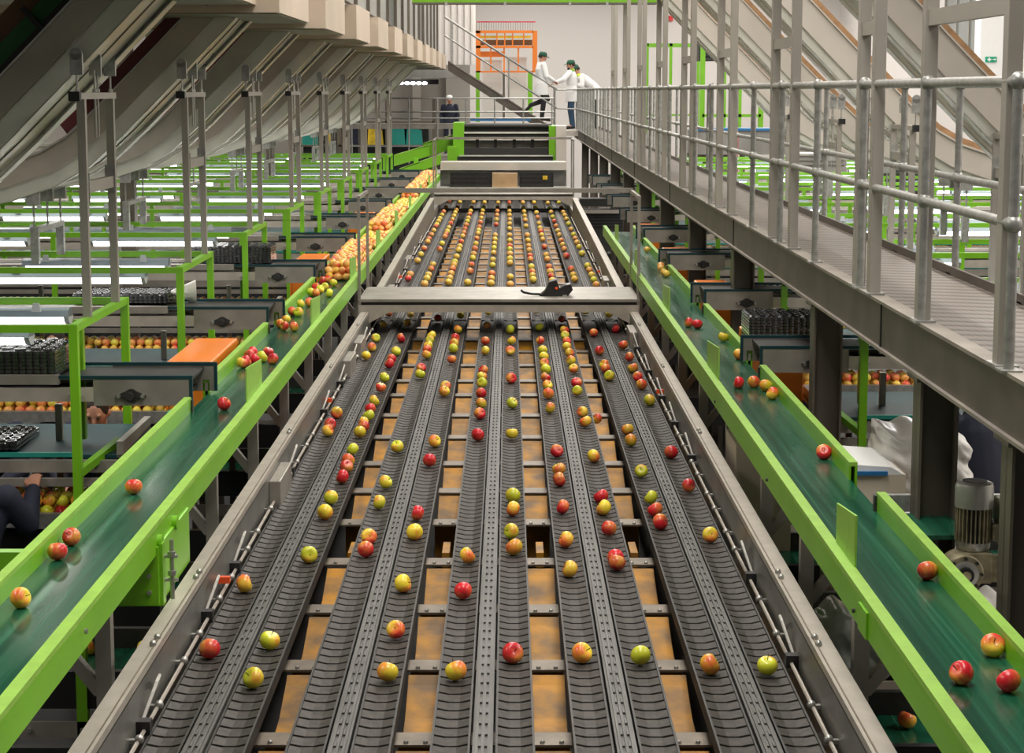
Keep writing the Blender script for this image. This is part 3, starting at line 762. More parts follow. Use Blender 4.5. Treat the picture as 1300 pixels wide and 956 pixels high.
# geared motor on the small conveyor at right --------------------------
def motor():
    c = (2.075,8.25); z0=-2.10
    r = thing('geared_motor',(c[0],c[1],z0),'silver and beige geared electric motor standing beside the right green belt','motor')
    MB().lathe((c[0],c[1],-1.80),[(.0,-.035),(.085,-.035),(.085,.055),(.080,.072),(.06,.080),(.0,.080)],28).build('fan_cover','motor_silver',r,smooth=True)
    m = MB(); m.lathe((c[0],c[1],-1.80),[(0,.0801),(.055,.0801),(.055,.082),(0,.082)],20); m.build('fan_grille','rubber',r)
    m = MB(); m.lathe((c[0],c[1],-2.0),[(.0,0),(.066,0),(.066,.17),(0,.17)],24); m.build('motor_core','rubber',r,smooth=True)
    m = MB()
    for i in range(26):
        t = 2*math.pi*i/26; m.bar((c[0]+.072*math.cos(t),c[1]+.072*math.sin(t),-1.99),(c[0]+.072*math.cos(t),c[1]+.072*math.sin(t),-1.835),.005,.018,(math.cos(t),math.sin(t),0))
    m.build('cooling_fins','motor_beige',r)
    MB().lathe((c[0],c[1],-2.02),[(0,-.02),(.06,-.02),(.075,0),(.078,.03),(.0,.03)],24).build('end_bell','motor_silver',r,smooth=True)
    m = MB(); m.box(c[0]-.06,c[0]+.07,c[1]-.08,c[1]+.06,-2.17,-2.03); m.tube((c[0]-.06,c[1]-.12,-2.115),(c[0]-.06,c[1]+.02,-2.115),.085,24); m.build('gearbox','motor_beige',r,smooth=True,bevel=.006)
    m = MB(); m.tube((c[0]-.06,c[1]-.13,-2.115),(c[0]-.06,c[1]-.12,-2.115),.060,20); m.build('gearbox_flange','motor_silver',r,smooth=True)
    m = MB(); m.tube((c[0]-.06,c[1]-.15,-2.115),(c[0]-.06,c[1]-.13,-2.115),.035,20); m.build('shaft_seal','black',r,smooth=True)
    m = MB(); m.tube((c[0]-.06,c[1]-.16,-2.115),(c[0]-.06,c[1]-.15,-2.115),.020,16); m.build('output_shaft','motor_beige',r,smooth=True)
    for i in range(8):
        t = 2*math.pi*i/8; m = MB(); m.tube((c[0]-.06+.072*math.cos(t),c[1]-.132,-2.115+.072*math.sin(t)),(c[0]-.06+.072*math.cos(t),c[1]-.12,-2.115+.072*math.sin(t)),.008,6); m.build('flange_bolt','rubber',r)
    m = MB(); m.box(c[0]+.07,c[0]+.13,c[1]-.07,c[1]+.05,-1.98,-1.90); m.box(c[0]+.10,c[0]+.15,c[1]-.08,c[1]+.06,-2.0,-1.80); m.build('terminal_box','motor_beige',r,bevel=.008)
    m = MB(); m.tube((c[0]+.125,c[1]-.11,-1.935),(c[0]+.125,c[1]-.07,-1.935),.02,12); m.build('cable_gland','steel_bright',r,smooth=True)
    m = MB(); m.path([(c[0]+.13,c[1]-.10,-1.95),(c[0]+.135,c[1]-.11,-2.0),(c[0]+.12,c[1]-.11,-2.05),(c[0]+.12,c[1]-.10,-2.11),(c[0]+.15,c[1]-.08,-2.15),(c[0]+.22,c[1]-.05,-2.17),(c[0]+.3,c[1],-2.17)],.013,10); m.build('power_cable','black',r,smooth=True)
    return r
motor()
r = thing('short_conveyor',(2.3,8.5,-4.3),'short green belted conveyor behind the geared motor, feeding the right belt','conveyor')
MB().box(1.85,3.2,8.3,8.75,-2.0,-1.98).build('belt','green_belt',r); 
m = MB(); m.tube((1.85,8.3,-2.02),(1.85,8.75,-2.02),.04,14); m.build('end_roller','green_belt',r,smooth=True)
MB().box(1.76,3.2,8.78,8.82,-1.98,-1.90).build('rear_rail','galvanised',r)
MB().box(1.85,3.2,8.24,8.28,-2.18,-2.06).build('front_rail','motor_beige',r)
MB().prism([(1.70,-1.99),(1.80,-1.93),(1.86,-1.97),(1.84,-2.08),(1.78,-2.10)],'y',8.15,8.3).build('chain_guard','rubber',r)
for x in (1.95,3.1): MB().box(x-.03,x+.03,8.5,8.56,-4.3,-2.0).build('leg','post_paint',r)

# cartons and sacks on the right ---------------------------------------
def sack(x,y,e,w,d,h,label,m_='plastic_bag',seed=0,lean=0,name='plastic_sack'):
    rnd = random.Random(seed)
    bm = bmesh.new(); bmesh.ops.create_cube(bm,size=1.); bmesh.ops.subdivide_edges(bm,edges=bm.edges,cuts=15,use_grid_fill=True)
    for v in bm.verts:
        p = v.co.copy(); q = Vector((p.x*2,p.y*2,p.z*2))
        r_ = (abs(q.x)**5+abs(q.y)**5+abs(q.z)**5)**(1/5)
        q = q/ max(r_,.001)*max(abs(q.x),abs(q.y),abs(q.z))
        k = 1+.05*math.sin(q.z*7+q.x*2+seed)+rnd.uniform(-.02,.02)
        k *= 1+.045*math.sin(q.z*17+q.x*5+seed*2)*math.sin(q.x*6+q.y*4)
        v.co = Vector((q.x*w/2*k+lean*q.z*w*.3, q.y*d/2*k, (q.z+1)*h/2+.02*math.sin(q.x*9+seed)))
    me = bpy.data.meshes.new(name); bm.to_mesh(me); bm.free(); me.shade_smooth(); me.materials.append(M[m_])
    o = bpy.data.objects.new(name,me); COL.objects.link(o); o.location=(x,y,e+H)
    ss = o.modifiers.new('s','SUBSURF'); ss.levels=1; ss.render_levels=1
    return tag(o,label,'sack')
struct(MB().box(1.75,4.2,9.1,11.7,-2.78,-2.72).build('trim_1','column_paint'))
r = thing('carton_stack',(2.0,10.1,-2.7),'cream cardboard box with folded blue topped flaps beside the white sacks','box')
MB().box(1.72,2.08,9.7,10.25,-2.72,-1.99).build('box_body','cream',r)
MB().box(1.74,1.98,9.68,9.72,-1.99,-1.97).build('blue_edge','blue_plastic',r)
m = MB(); m.prism([(1.72,-1.99),(2.07,-1.99),(2.0,-1.95),(1.72,-1.93)],'y',9.7,10.25); m.build('flap','sign_white',r)
tag(MB().box(1.30,1.62,10.6,11.1,-2.75,-2.0).build('cream_panel','cream'),'plain cream box behind the grey legs under the right green belt','box')
sack(2.30,10.3,-2.72,.42,.5,.26,'lowest white plastic sack in the stack under the walkway',seed=1)
sack(2.30,10.3,-2.46,.42,.5,.28,'middle white plastic sack in the stack under the walkway',seed=2)
sack(2.28,10.3,-2.18,.50,.5,.36,'bulging top white plastic sack overhanging the cream box',seed=3,lean=-.12)
sack(2.05,8.0,-2.45,.28,.35,.28,'folded white sack under the geared motor',seed=4)
sack(2.27,8.1,-2.45,.16,.3,.26,'pale translucent sack right of the geared motor base','clear_sack',seed=5)
sack(1.56,8.3,-2.60,.34,.4,.30,'crumpled clear sack behind the brace of the right belt leg','clear_sack',seed=6)

# ================================================================== WALKWAY
WE = -1.06
r = thing('walkway',(2.25,29,-4.3),'raised steel walkway with grating deck along the right side','walkway')
MB().box(1.97,2.58,4.5,54,WE-.03,WE).build('grating_deck','grating',r)
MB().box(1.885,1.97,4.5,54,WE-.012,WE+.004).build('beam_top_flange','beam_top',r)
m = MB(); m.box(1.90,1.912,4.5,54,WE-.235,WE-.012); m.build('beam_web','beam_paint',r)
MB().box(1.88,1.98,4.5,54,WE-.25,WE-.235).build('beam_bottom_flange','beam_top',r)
for y in (9.55,15.9,22.2,28.5,34.8,41,47): MB().box(1.893,1.90,y-.008,y+.008,WE-.235,WE-.012).build('beam_joint','black',r)
m = MB(); m.box(2.58,2.66,4.5,54,WE-.25,WE+.004); m.build('outer_beam','beam_top',r)
MB().box(2.56,2.58,4.5,54,WE,WE+.05).build('toe_board','beam_paint',r)
y = 6.6
while y < 20:
    for d in (0,.12):
        MB().tube((1.895,y+d,WE-.27),(1.895,y+d,WE-.245),.012,6).build('flange_bolt','black',r)
    y += 2.1
cols = [7.1,8.7,11.75,16.0,19.9,23.7,27.5,31.3,35.2,39.5,44,49]
proto = None
for i,y in enumerate(cols):
    lab = 'dark steel column under the walkway, %s from the camera' % (ORD[i] if i else 'nearest')
    if proto is None:
        c = thing('column',(1.99,y,-4.3),lab,'column','steel columns under the walkway')
        m = MB(); m.box(1.905,2.085,y-.006,y+.006,-4.3,WE-.25); m.box(1.905,1.917,y-.08,y+.08,-4.3,WE-.25); m.box(2.073,2.085,y-.08,y+.08,-4.3,WE-.25); m.build('shaft','column_paint',c)
        m = MB(); m.box(1.88,2.11,y-.11,y+.11,WE-.27,WE-.25); m.build('cap_plate','beam_paint',c)
        m = MB(); m.box(1.86,2.13,y-.12,y+.12,-4.3,-4.28); m.build('base_plate','beam_paint',c)
        proto = c; cy0 = y
    else: copy_tree(proto,None,(0,y-cy0,0),lab)
# extra cross tie below first column
# handrails
def railing(x, ystart, yend, label, near):
    r = thing('handrail',(x,(ystart+yend)/2,WE),label,'railing')
    if near:
        for i in range(16): MB().box(x-.012,x+.012,43+i*.68,43.03+i*.68,WE,.03).build('baluster','galvanised',r)
    MB().tube((x,ystart,.035),(x,yend,.035),.0215,12).build('top_rail','galvanised',r,smooth=True)
    MB().tube((x,ystart,-.50),(x,yend,-.50),.0215,12).build('middle_rail','galvanised',r,smooth=True)
    y = ystart
    while y <= yend:
        st = MB().tube((x,y,WE),(x,y,.035),.021,12).build('stanchion','galvanised',r,smooth=True)
        m = MB(); m.ball((x,y,.035),.034,12,8,1.1); m.ball((x,y,-.50),.034,12,8,1.1); m.build('ball_joint','galvanised',st,smooth=True)
        m = MB(); m.box(x-.04,x+.04,y-.055,y+.055,WE,WE+.01); m.build('base_plate','galvanised',st)
        ORG[st.name] = ORG[r.name]
        y += 1.53
    return r
railing(1.905,7.12,54,'galvanised tube handrail along the near edge of the raised walkway',True)
railing(2.60,7.9,54,'galvanised tube handrail along the far edge of the raised walkway',False)
# tall portal posts
pairs = [(7.25,8.68),(9.86,10.28),(12.7,13.67)] + [(16.2+3.55*k,17.2+3.55*k) for k in range(6)]
for i,(a,b) in enumerate(pairs):
    r = thing('portal_post_pair',(1.92,(a+b)/2,WE),'tall grey square post pair on the walkway edge, %s pair from the front'%(ORD[i] if i else 'first'),'posts','tall post pairs on the walkway edge')
    for y in (a,b):
        p = MB().box(1.885,1.945,y-.04,y+.04,WE,3.2).build('post','post_paint',r,bevel=.004)
    MB().box(1.895,1.935,a,b,.29,.36).build('tie_bar','post_paint',r)
    for y in (a,b): MB().box(1.87,1.96,y-.08,y+.08,WE+.004,WE+.014).build('base_plate','galvanised',r)

# green overhead beam across
r = thing('overhead_beam',(.3,31,1.35),'bright green steel beam crossing overhead at the top of the photo','beam')
MB().box(-1.55,2.4,31,31.2,1.41,1.55).build('web','green_paint',r)
MB().box(-1.55,2.4,30.95,31.25,1.385,1.41).build('lower_flange','column_paint',r)
MB().box(-1.55,2.4,30.95,31.25,1.55,1.58).build('upper_flange','column_paint',r)
for x in (-1.0,-.05,1.0,1.6): MB().box(x-.02,x+.02,30.93,30.96,1.36,1.42).build('clip','galvanised',r)
for x in (-1.5,2.35): MB().box(x-.05,x+.05,31.02,31.18,1.55,5.2).build('drop_hanger','column_paint',r)

# ================================================================== UPPER LEFT PLATFORM
r = thing('upper_platform',(-2.8,30,.55),'raised platform with tan fascia boxes along the upper left','platform')
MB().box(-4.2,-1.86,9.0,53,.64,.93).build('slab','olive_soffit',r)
MB().box(-1.86,-1.84,9.0,53,.62,.93).build('edge_fascia','tan_panel',r)
k = 0; y = 10.45
while y < 50:
    b = MB().box(-4.0,-1.67,y,y+2.05,.565,1.75 if y<20 else .94).build('fascia_box','tan_panel',r)
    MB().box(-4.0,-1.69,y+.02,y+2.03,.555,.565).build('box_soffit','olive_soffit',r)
    for x in (-3.3,-2.2): MB().tube((x,y-.01,.62),(x,y,.62),.012,6).build('fixing_bolt','steel',r)
    y += P_
y = 19.9; i = 0
while y < 45:
    w = 1.75
    MB().box(-1.80,-1.74,y,y+w,.96,3.3).build('guard_panel',['grey_panel','galvanised','grey_panel','galvanised','dark_panel'][i%5],r)
    MB().box(-1.79,-1.70,y+w,y+w+.09,.93,3.3).build('guard_post','column_paint',r)
    y += w+.16; i += 1
for y in (28,34,40,46): MB().box(-3.2,-3.0,y,y+.2,.93,3.4).build('rack_post','steel',r)
for (y0_,y1_) in ((12.6,14.0),(16.1,17.5)):
    MB().box(-1.9,-1.86,y0_,y1_,.93,2.4).build('recess_panel','grey_panel',r)
for y in (20,32,44,52): 
    MB().box(-4.1,-3.95,y,y+.15,-4.3,.64).build('support_column','column_paint',r)

# stair from platform to walkway
r = thing('stair',(0,52,-1.1),'grey steel stair with tube handrails descending from platform to the walkway','stair')
SA, SB = Vector((-1.62,52,.78)), Vector((1.36,52,-1.12))
for y in (51.6,52.6): MB().bar(SA+Vector((0,y-52,0)),SB+Vector((0,y-52,0)),.05,.24,(0,1,0)).build('stringer','beam_paint',r) if False else None
for y in (51.6,52.6):
    a = [(SA.x,y,SA.z+.02),(SB.x,y,SB.z+.02)]; b = [(SA.x,y,SA.z-.24),(SB.x,y,SB.z-.24)]
    MB().strip(a,b,(0,.05,0)).build('stringer','beam_paint',r)
    MB().strip([(SA.x,y-.03,SA.z+.03),(SB.x,y-.03,SB.z+.03)],[(SA.x,y+.06,SA.z+.03),(SB.x,y+.06,SB.z+.03)],(0,0,-.03)).build('stringer_edge','beam_top',r)
for i in range(10):
    t = (i+.5)/10; p = SA.lerp(SB,t); MB().box(p.x-.15,p.x+.13,51.65,52.6,p.z-.05,p.z-.02).build('tread','steel',r)
for y in (51.6,52.65):
    for d in (.62,1.12):
        e = MB().tube((SA.x-.1,y,SA.z+d+.08),(SB.x-.02,y,SB.z+d+.02),.022,10)
        if y<52: e.tube((SB.x-.02,y,SB.z+d+.02),(1.95,y,(-.50 if d<1 else .035)),.022,10)
        e.build('handrail_tube','galvanised',r,smooth=True)
    for t in (.03,.55,.97):
        p = SA.lerp(SB,t); MB().tube((p.x,y,p.z),(p.x,y,p.z+1.15),.022,8).build('handrail_post','galvanised',r,smooth=True)
MB().box(1.3,2.6,51.5,54.2,-1.22,-1.07).build('landing','chute_sheet_light',r)
for x in (1.35,2.5): MB().box(x-.06,x+.06,53.9,54.05,-4.3,-1.2).build('landing_leg','column_paint',r)
m = MB(); 
for i in range(12): m.tube((1.55+i*.035*0+0, 0,0),(1.55,0,.01),.001,3) if False else None
MB().tube((1.35,54.1,.035),(2.6,54.1,.035),.022,8).build('landing_rail','galvanised',r,smooth=True)

# ================================================================== INFEED MACHINE AND CRATES
r = thing('infeed_machine',(-.1,43.5,-4.3),'green sided infeed machine with black roller panels at the far end','machine')
def ipx(px,py,Y): p = at(px,py,Y=Y); return p.x,p.z
def pbox(px0,py0,px1,py1,Y,depth,nm,m_,**kw):
    x0,z1 = ipx(px0,py0,Y); x1,z0 = ipx(px1,py1,Y)
    return MB().box(x0,x1,Y,Y+depth,z0,z1).build(nm,m_,r,**kw)
pbox(575,156,589,206,43,1.6,'side_plate','green_paint'); pbox(697,160,706,206,43,1.6,'side_plate','green_paint')
pbox(568,186,580,207,42.6,.5,'side_plate','green_paint')
pbox(586,158,697,170,43.6,.5,'roller_panel','rubber'); pbox(580,169,706,175,43.2,.3,'roller_panel','rubber')
pbox(580,178,703,190,43.9,.3,'roller_back','steel'); pbox(583,188,700,197,43.1,.3,'roller_panel','rubber'); pbox(580,199,702,206,42.9,.2,'roller_panel','rubber')
for px in (604,627,651,674): pbox(px,175,px+4,190,43.4,.2,'divider','rubber')
pbox(580,167.5,706,169.5,43.1,.1,'trim_strip','chute_pan'); pbox(583,197,702,198.5,42.85,.1,'trim_strip','chute_pan'); pbox(586,174,700,176,43.1,.1,'trim_strip','steel')
pbox(580,206,702,235,43.3,.8,'lower_body','column_paint')
m = MB(); m.tube((-1.1,43.5,-.80),(1.0,43.5,-.80),.05,12); m.build('top_roller','rubber',r,smooth=True)
pbox(706,160,719,210,42.6,1.2,'end_post','chute_sheet_light')
r = thing('discharge_hood',(-.1,41,-2.3),'long light grey hood spanning the sorter behind the crates','hood')
pbox(559,206,719,216,40.2,.9,'hood_top','chute_sheet_light'); pbox(559,215,719,240,40.5,.5,'hood_face','grey_panel')
pbox(556,238,724,244,39.6,.6,'apron_plate','chute_pan')
def crate(px0,py0,px1,py1,Y,label,m_='black_plastic',nm='crate',cat='crate',d=.35):
    x0,z1 = ipx(px0,py0,Y); x1,z0 = ipx(px1,py1,Y)
    r = thing(nm,((x0+x1)/2,Y+.2,z0),label,cat)
    if nm=='crate':
        r['group']='black crates'
        t=.02
        m = MB(); m.box(x0,x1,Y,Y+t,z0,z1); m.box(x0,x1,Y+d-t,Y+d,z0,z1); m.box(x0,x0+t,Y,Y+d,z0,z1); m.box(x1-t,x1,Y,Y+d,z0,z1); m.box(x0,x1,Y,Y+d,z0,z0+t); m.build('shell',m_,r)
        m = MB()
        n=4
        for i in range(n+1):
            z = z0+(z1-z0)*i/n; m.box(x0-.008,x1+.008,Y-.012,Y,z-.012,z+.012)
        for i in range(6):
            x = x0+(x1-x0)*i/5; m.box(x-.01,x+.01,Y-.010,Y,z0,z1)
        m.build('rib','rubber',r)
    else:
        MB().box(x0,x0+(x1-x0)*.68,Y,Y+d,z0,z1).build('front','carton',r); MB().box(x0+(x1-x0)*.68,x1,Y+.03,Y+d,z0,z1-.005).build('side','carton',r)
        MB().box(x0+.02,x1-.02,Y+.15,Y+.2,z1,z1+.004).build('tape','cream',r)
    return r
crate(572,219,600,241,39.7,'black plastic crate furthest left in front of the grey hood')
crate(601,219,624,241,39.72,'black plastic crate just left of the brown cardboard box')
crate(625,220,657,242,39.65,'brown cardboard box between black crates on the far end of the sorter',nm='cardboard_box',cat='box')
crate(660,219,685,240,39.7,'black plastic crate just right of the brown cardboard box')
c = crate(686,219,702,240,39.72,'narrow black crate with yellow label furthest right')
x0,z1 = ipx(689,223,39.7); x1,z0 = ipx(695,228,39.7)
MB().box(x0,x1,39.69,39.705,z0,z1).build('label_patch','yellow_box',c)
# bits of wire/straps on crate tops
# green inclined conveyor joining the left belt
r = thing('inclined_conveyor',(-2.6,41.5,-4.3),'green inclined conveyor joining the infeed machine to the left belt','conveyor')
a = at(438,196,Y=42); b = at(575,172,Y=43)
for (p,q,hh,yy) in (((506,215),(560,196),12,42.0),((500,197),(545,184),14,43.2),((537,182),(580,170),18,44.0)):
    A = at(*p,Y=yy); B = at(*q,Y=yy); t = hh*yy/2400
    MB().strip([tuple(A),tuple(B)],[(A.x,A.y,A.z-t),(B.x,B.y,B.z-t)],(0,.05,0)).build('side_frame','green_paint',r)
    MB().strip([tuple(A),tuple(B)],[(A.x,A.y+.7,A.z),(B.x,B.y+.7,B.z)],(0,0,-.02)).build('belt','green_pale',r)
for px in (528,548): 
    p = at(px,200,Y=42.3); MB().box(p.x-.05,p.x+.05,42.3,42.4,-4.3,p.z).build('leg','green_paint',r)
# black ribbed housing right of the sorter end
r = thing('drive_cabinet',(2,36,-4.3),'black ribbed cabinet beyond the start of the right green belt','cabinet')
for (a_,b_,c_,d_) in ((736,252,790,262),(738,266,792,290)):
    x0,z1 = ipx(a_,b_,33); x1,z0 = ipx(c_,d_,33); m = MB(); m.box(x0,x1,33,33.3,z0-.4 if d_>280 else z0,z1)
    for i in range(6):
        z = z1-(z1-z0)*i/6; m.box(x0,x1,32.97,33,z-.02,z)
    m.build('ribbed_panel','rubber',r)
MB().box(1.3,2.2,32.9,33.0,-2.12,-2.06).build('cross_rail','aluminium_rail',r)
# far catwalk rail behind machine
r = thing('far_catwalk',(-2.2,50,-1.2),'far grey catwalk with railing behind the infeed machine','catwalk')
MB().box(-4.2,.9,50,50.8,-1.0,-.86).build('deck','steel',r)
MB().box(-1.0,.6,50.4,50.7,-.80,-.74).build('blue_strip','blue_plastic',r)
for e in (-.20,-.55,-.72,-1.45): MB().tube((-4.2,49.9,e),(1.2,49.9,e),.02,8).build('rail_tube','galvanised',r,smooth=True)
for i in range(8): MB().tube((-4.1+i*.75,49.9,-1.9),(-4.1+i*.75,49.9,-.2),.02,8).build('rail_post','galvanised',r,smooth=True)
r = thing('storage_rack',(-5,57,-4.3),'dark storage rack with coloured cartons and crates under the platform','rack')
for z in (-.9,-1.6,-2.4): MB().box(-6.4,-2.2,56.5,57.6,z-.05,z).build('shelf','column_paint',r)
for x in (-6.4,-5,-3.6,-2.2): MB().box(x-.05,x+.05,56.5,56.6,-4.3,-.2).build('upright','column_paint',r)
MB().box(-6.2,-2.4,57.5,57.6,-2.6,-1.0).build('back_panel','dark_panel',r)
for i,(x,m_) in enumerate([(-5.9,'green_carton'),(-5.2,'yellow_box'),(-4.5,'navy_cloth'),(-3.95,'yellow_box'),(-3.3,'green_carton'),(-2.8,'green_carton')]):
    tag(MB().prism([(x-.24,-1.6),(x+.24,-1.6),(x+.20,-1.05-(i%2)*.12),(x-.2,-1.02)],'y',56.6,57.2).build('carton',m_),['dark teal carton at the left end of the far rack','yellow carton second on the far rack shelf','navy bundle on the far rack shelf','yellow carton in the middle of the far rack','teal carton third from right on far rack','teal carton at the right end of the far rack'][i],'carton','cartons on the far rack')
r = thing('strip_light',(-3.3,57,.2),'row of small bright lamps on a black beam under the far platform','light')
MB().box(-3.4,-2.0,55,55.2,.18,.32).build('housing','black',r)
for i in range(6): MB().ball((-3.25+i*.17,54.97,.21),.075,10,6,.6).build('bulb','lamp_tube',r,smooth=True)
# orange gate
r = thing('lifting_gate',(-.2,62,-4.3),'orange framed lifting gate with green legs before the white wall','gate')
YG=62
def ob(a_,b_,c_,d_,nm,m_,dy=0,dd=.1): 
    x0,z1 = ipx(a_,b_,YG); x1,z0 = ipx(c_,d_,YG); return MB().box(x0,x1,YG+dy,YG+dy+dd,z0,z1).build(nm,m_,r)
ob(604,39,610,92,'frame_post','orange_paint'); ob(676,39,682,92,'frame_post','orange_paint')
ob(604,38.5,677,42,'frame_bar','orange_paint'); ob(604,58,677,61,'frame_bar','orange_paint'); ob(604,90,677,92,'frame_bar','orange_paint')
for px in (615,630,640,650,664): ob(px,42,px+1.6,60,'infill_bar','orange_paint',.05,.04)
for px in (622,639,657): ob(px,61,px+2,91,'infill_bar','orange_paint',.05,.04)
ob(606,45,674,48,'yellow_beam','yellow_box',.3); ob(607,50,676,57,'drive_bar','belt_guard_brown',.5); ob(608,65,640,72,'rear_panel','orange_paint',.5)
ob(604,92,609,155,'leg','green_paint'); ob(670,92,676,155,'leg','green_paint'); ob(638,92,641,150,'centre_post','column_paint',.2)
ob(612,76,637,150,'door_leaf','white_wall',.8,.05); ob(643,72,669,150,'door_leaf','white_wall',.8,.05)
m = MB()
for i in range(24):
    x,z1 = ipx(605+i*3.1,27,YG); _,z0 = ipx(605,39,YG); m.box(x-.012,x+.012,YG+.4,YG+.42,z0,z1)
m.build('mesh_top','galvanised',r)
ob(605,26.5,680,28,'mesh_rail','red_trim',.4,.03)
ob(679,43,681,72,'ladder_rail','rubber',.3)
for i in range(9): ob(677,43+i*3.2,682,44+i*3.2,'ladder_rung','rubber',.35,.03)

# ================================================================== RIGHT BACKGROUND
def green_frame(Y,pxs,ytop,ybot,label,wd=4):
    r = thing('green_rack_frame',(0,Y,-4.3),label,'frame','green frames in the right background')
    a = at(pxs[0],ytop,Y=Y); b = at(pxs[-1],ytop,Y=Y); w = wd*Y/2400
    r.location.x = (a.x+b.x)/2; ORG[r.name] = Vector((r.location.x,Y,-4.3))
    MB().box(a.x,b.x,Y,Y+w,a.z-w,a.z).build('top_bar','green_paint',r); MB().box(a.x,b.x,Y+1.5,Y+1.5+w,a.z-w,a.z).build('top_bar','green_paint',r)
    for px in pxs:
        p = at(px,ytop,Y=Y); q = at(px,ybot,Y=Y)
        MB().box(p.x-w/2,p.x+w/2,Y,Y+w,q.z,p.z).build('post','green_paint',r)
    z = at(0,145,Y=Y).z; MB().box(a.x,b.x,Y,Y+w*.8,z-w*.6,z).build('lower_bar','green_paint',r)
green_frame(48,(893,920,940,968),34,175,'bright green steel frame around black unit beyond the walkway',6)
green_frame(56,(822,838,852,882,887),55,170,'farther slim green steel frame beyond the walkway',3.5)
r = thing('fan_unit',(5.5,49,.8),'black louvred unit mounted on the green frame beyond the walkway','unit')
x0,z1 = ipx(888,45,48.3); x1,z0 = ipx(960,77,48.3); m = MB(); m.box(x0,x1,48.4,49.4,z0,z1); m.build('housing','rubber',r)
m = MB()
for i in range(7): z = z1-(z1-z0)*(i+.5)/7; m.box(x0,x1,48.36,48.4,z-.02,z+.02)
m.build('louvre','dark_panel',r)
tag(MB().tube((at(935,230,Y=42).x,42,-4.3),tuple(at(935,168,Y=42)),.045,10).build('red_pole','red_paint',None,smooth=True),'thin red upright pole beyond the walkway handrail','pole')
p = at(852,23,Y=74.8); tag(MB().box(p.x-.08,p.x+.08,74.85,75,p.z-.1,p.z+.1).build('alarm_bell','red_paint'),'small red alarm unit high on the white back wall','alarm')
r = thing('raised_conveyor',(7,40,-1.2),'grey raised machine bench with blue strip beyond the walkway','machine')
a = at(880,163,Y=44); b = at(1035,166,Y=44)
MB().box(a.x,b.x,44,45,b.z,a.z).build('blue_strip','blue_plastic',r)
MB().box(a.x,b.x+3,44.05,45.5,b.z-.55,b.z).build('body','grey_panel',r)
for i in range(6): x=a.x+i*(b.x-a.x+3)/5; MB().box(x-.06,x+.06,44.1,44.2,-4.3,b.z-.5).build('leg','column_paint',r)
for i,(px0,px1,py0,py1,Y,mm,lab) in enumerate([(905,930,178,215,46,'cream','cream cask shaped crate beyond the walkway near the red pole'),(1010,1075,195,212,33,'grey_panel','grey machine casing seen between the right railing posts'),(1120,1175,205,222,30,'dark_panel','dark machine casing behind the right chutes'),(870,900,182,235,47,'column_paint','dark cabinet beyond the walkway left of red pole')]):
    x0,z1 = ipx(px0,py0,Y); x1,z0 = ipx(px1,py1,Y)
    q = thing('machine_casing' if i!=0 else 'crate',((x0+x1)/2,Y+.5,z0),lab,'machine' if i else 'crate')
    MB().box(x0,x1,Y,Y+.9,z0-.3,z1).build('body',mm,q,bevel=.02)
    for j in range(3): MB().box(x0+.05,x1-.05,Y-.02,Y,z0+(z1-z0)*(j+.3)/3,z0+(z1-z0)*(j+.5)/3).build('panel_line','column_paint',q)
    for x in (x0+.1,x1-.1): MB().box(x-.05,x+.05,Y+.3,Y+.4,-4.3,z0-.3).build('leg','column_paint',q)
# white duct with first-aid sign
a = at(1246,18,Y=46); b = at(1268,240,Y=46)
tag(MB().box(a.x,b.x,46,46.6,-4.3,a.z+2).build('white_pillar','sign_white'),'white boxed pillar at far right carrying a small green first aid sign','pillar')
a = at(1251,72,Y=45.98); b = at(1265,79,Y=45.98)
r = thing('first_aid_sign',((a.x+b.x)/2,45.97,b.z),'small green first aid sign with white cross on the white pillar','sign')
MB().box(a.x,b.x,45.96,45.99,b.z,a.z).build('plate','sign_green',r)
cx = a.x+.09; cz=(a.z+b.z)/2
m = MB(); m.box(cx-.045,cx+.045,45.95,45.962,cz-.015,cz+.015); m.box(cx-.015,cx+.015,45.949,45.961,cz-.045,cz+.045); m.build('cross','sign_white',r)
m = MB(); m.box(cx+.08,cx+.13,45.95,45.962,cz-.008,cz+.008); m.prism([(cx+.13,cz-.03),(cx+.16,cz),(cx+.13,cz+.03)],'y',45.95,45.962); m.build('arrow','sign_white',r)

# ================================================================== APPLES
def apple_mesh(name, m_, n=18, mm=12, stem=True):
    R0 = .0385; vs=[]; fs=[]
    for j in range(mm+1):
        t = math.pi*j/mm
        r = R0*math.sin(t)*(1+.06*math.cos(t)); z = R0*.92*math.cos(t)
        if j < 3: z -= R0*.20*(1-j/3)**1.2*1.6
        if j > mm-3: z += R0*.12*(1-(mm-j)/3)
        if j in (0,mm): vs.append((0,0,z)); continue
        for i in range(n):
            p = 2*math.pi*i/n; k = 1+.02*math.cos(5*p)*(.5-.5*math.cos(t)); vs.append((r*k*math.cos(p),r*k*math.sin(p),z))
    fs += [(0,1+i,1+(i+1)%n) for i in range(n)]
    for j in range(mm-2):
        for i in range(n): a=1+j*n+i; b=1+j*n+(i+1)%n; fs.append((a,a+n,b+n,b))
    o=1+(mm-2)*n; L_=len(vs)-1; fs += [(o+i,L_,o+(i+1)%n) for i in range(n)]
    me = bpy.data.meshes.new(name); me.from_pydata(vs,[],fs); me.materials.append(M[m_]); me.shade_smooth()
    bm = bmesh.new(); bm.from_mesh(me); bmesh.ops.recalc_face_normals(bm,faces=bm.faces); bm.to_mesh(me); bm.free()
    return me, vs, fs
AM = {k: apple_mesh('apple', 'apple_'+n)[0] for k,n in (('r','red'),('o','orange'),('y','yellow'),('g','green'))}
STEM = bpy.data.meshes.new('stem'); 
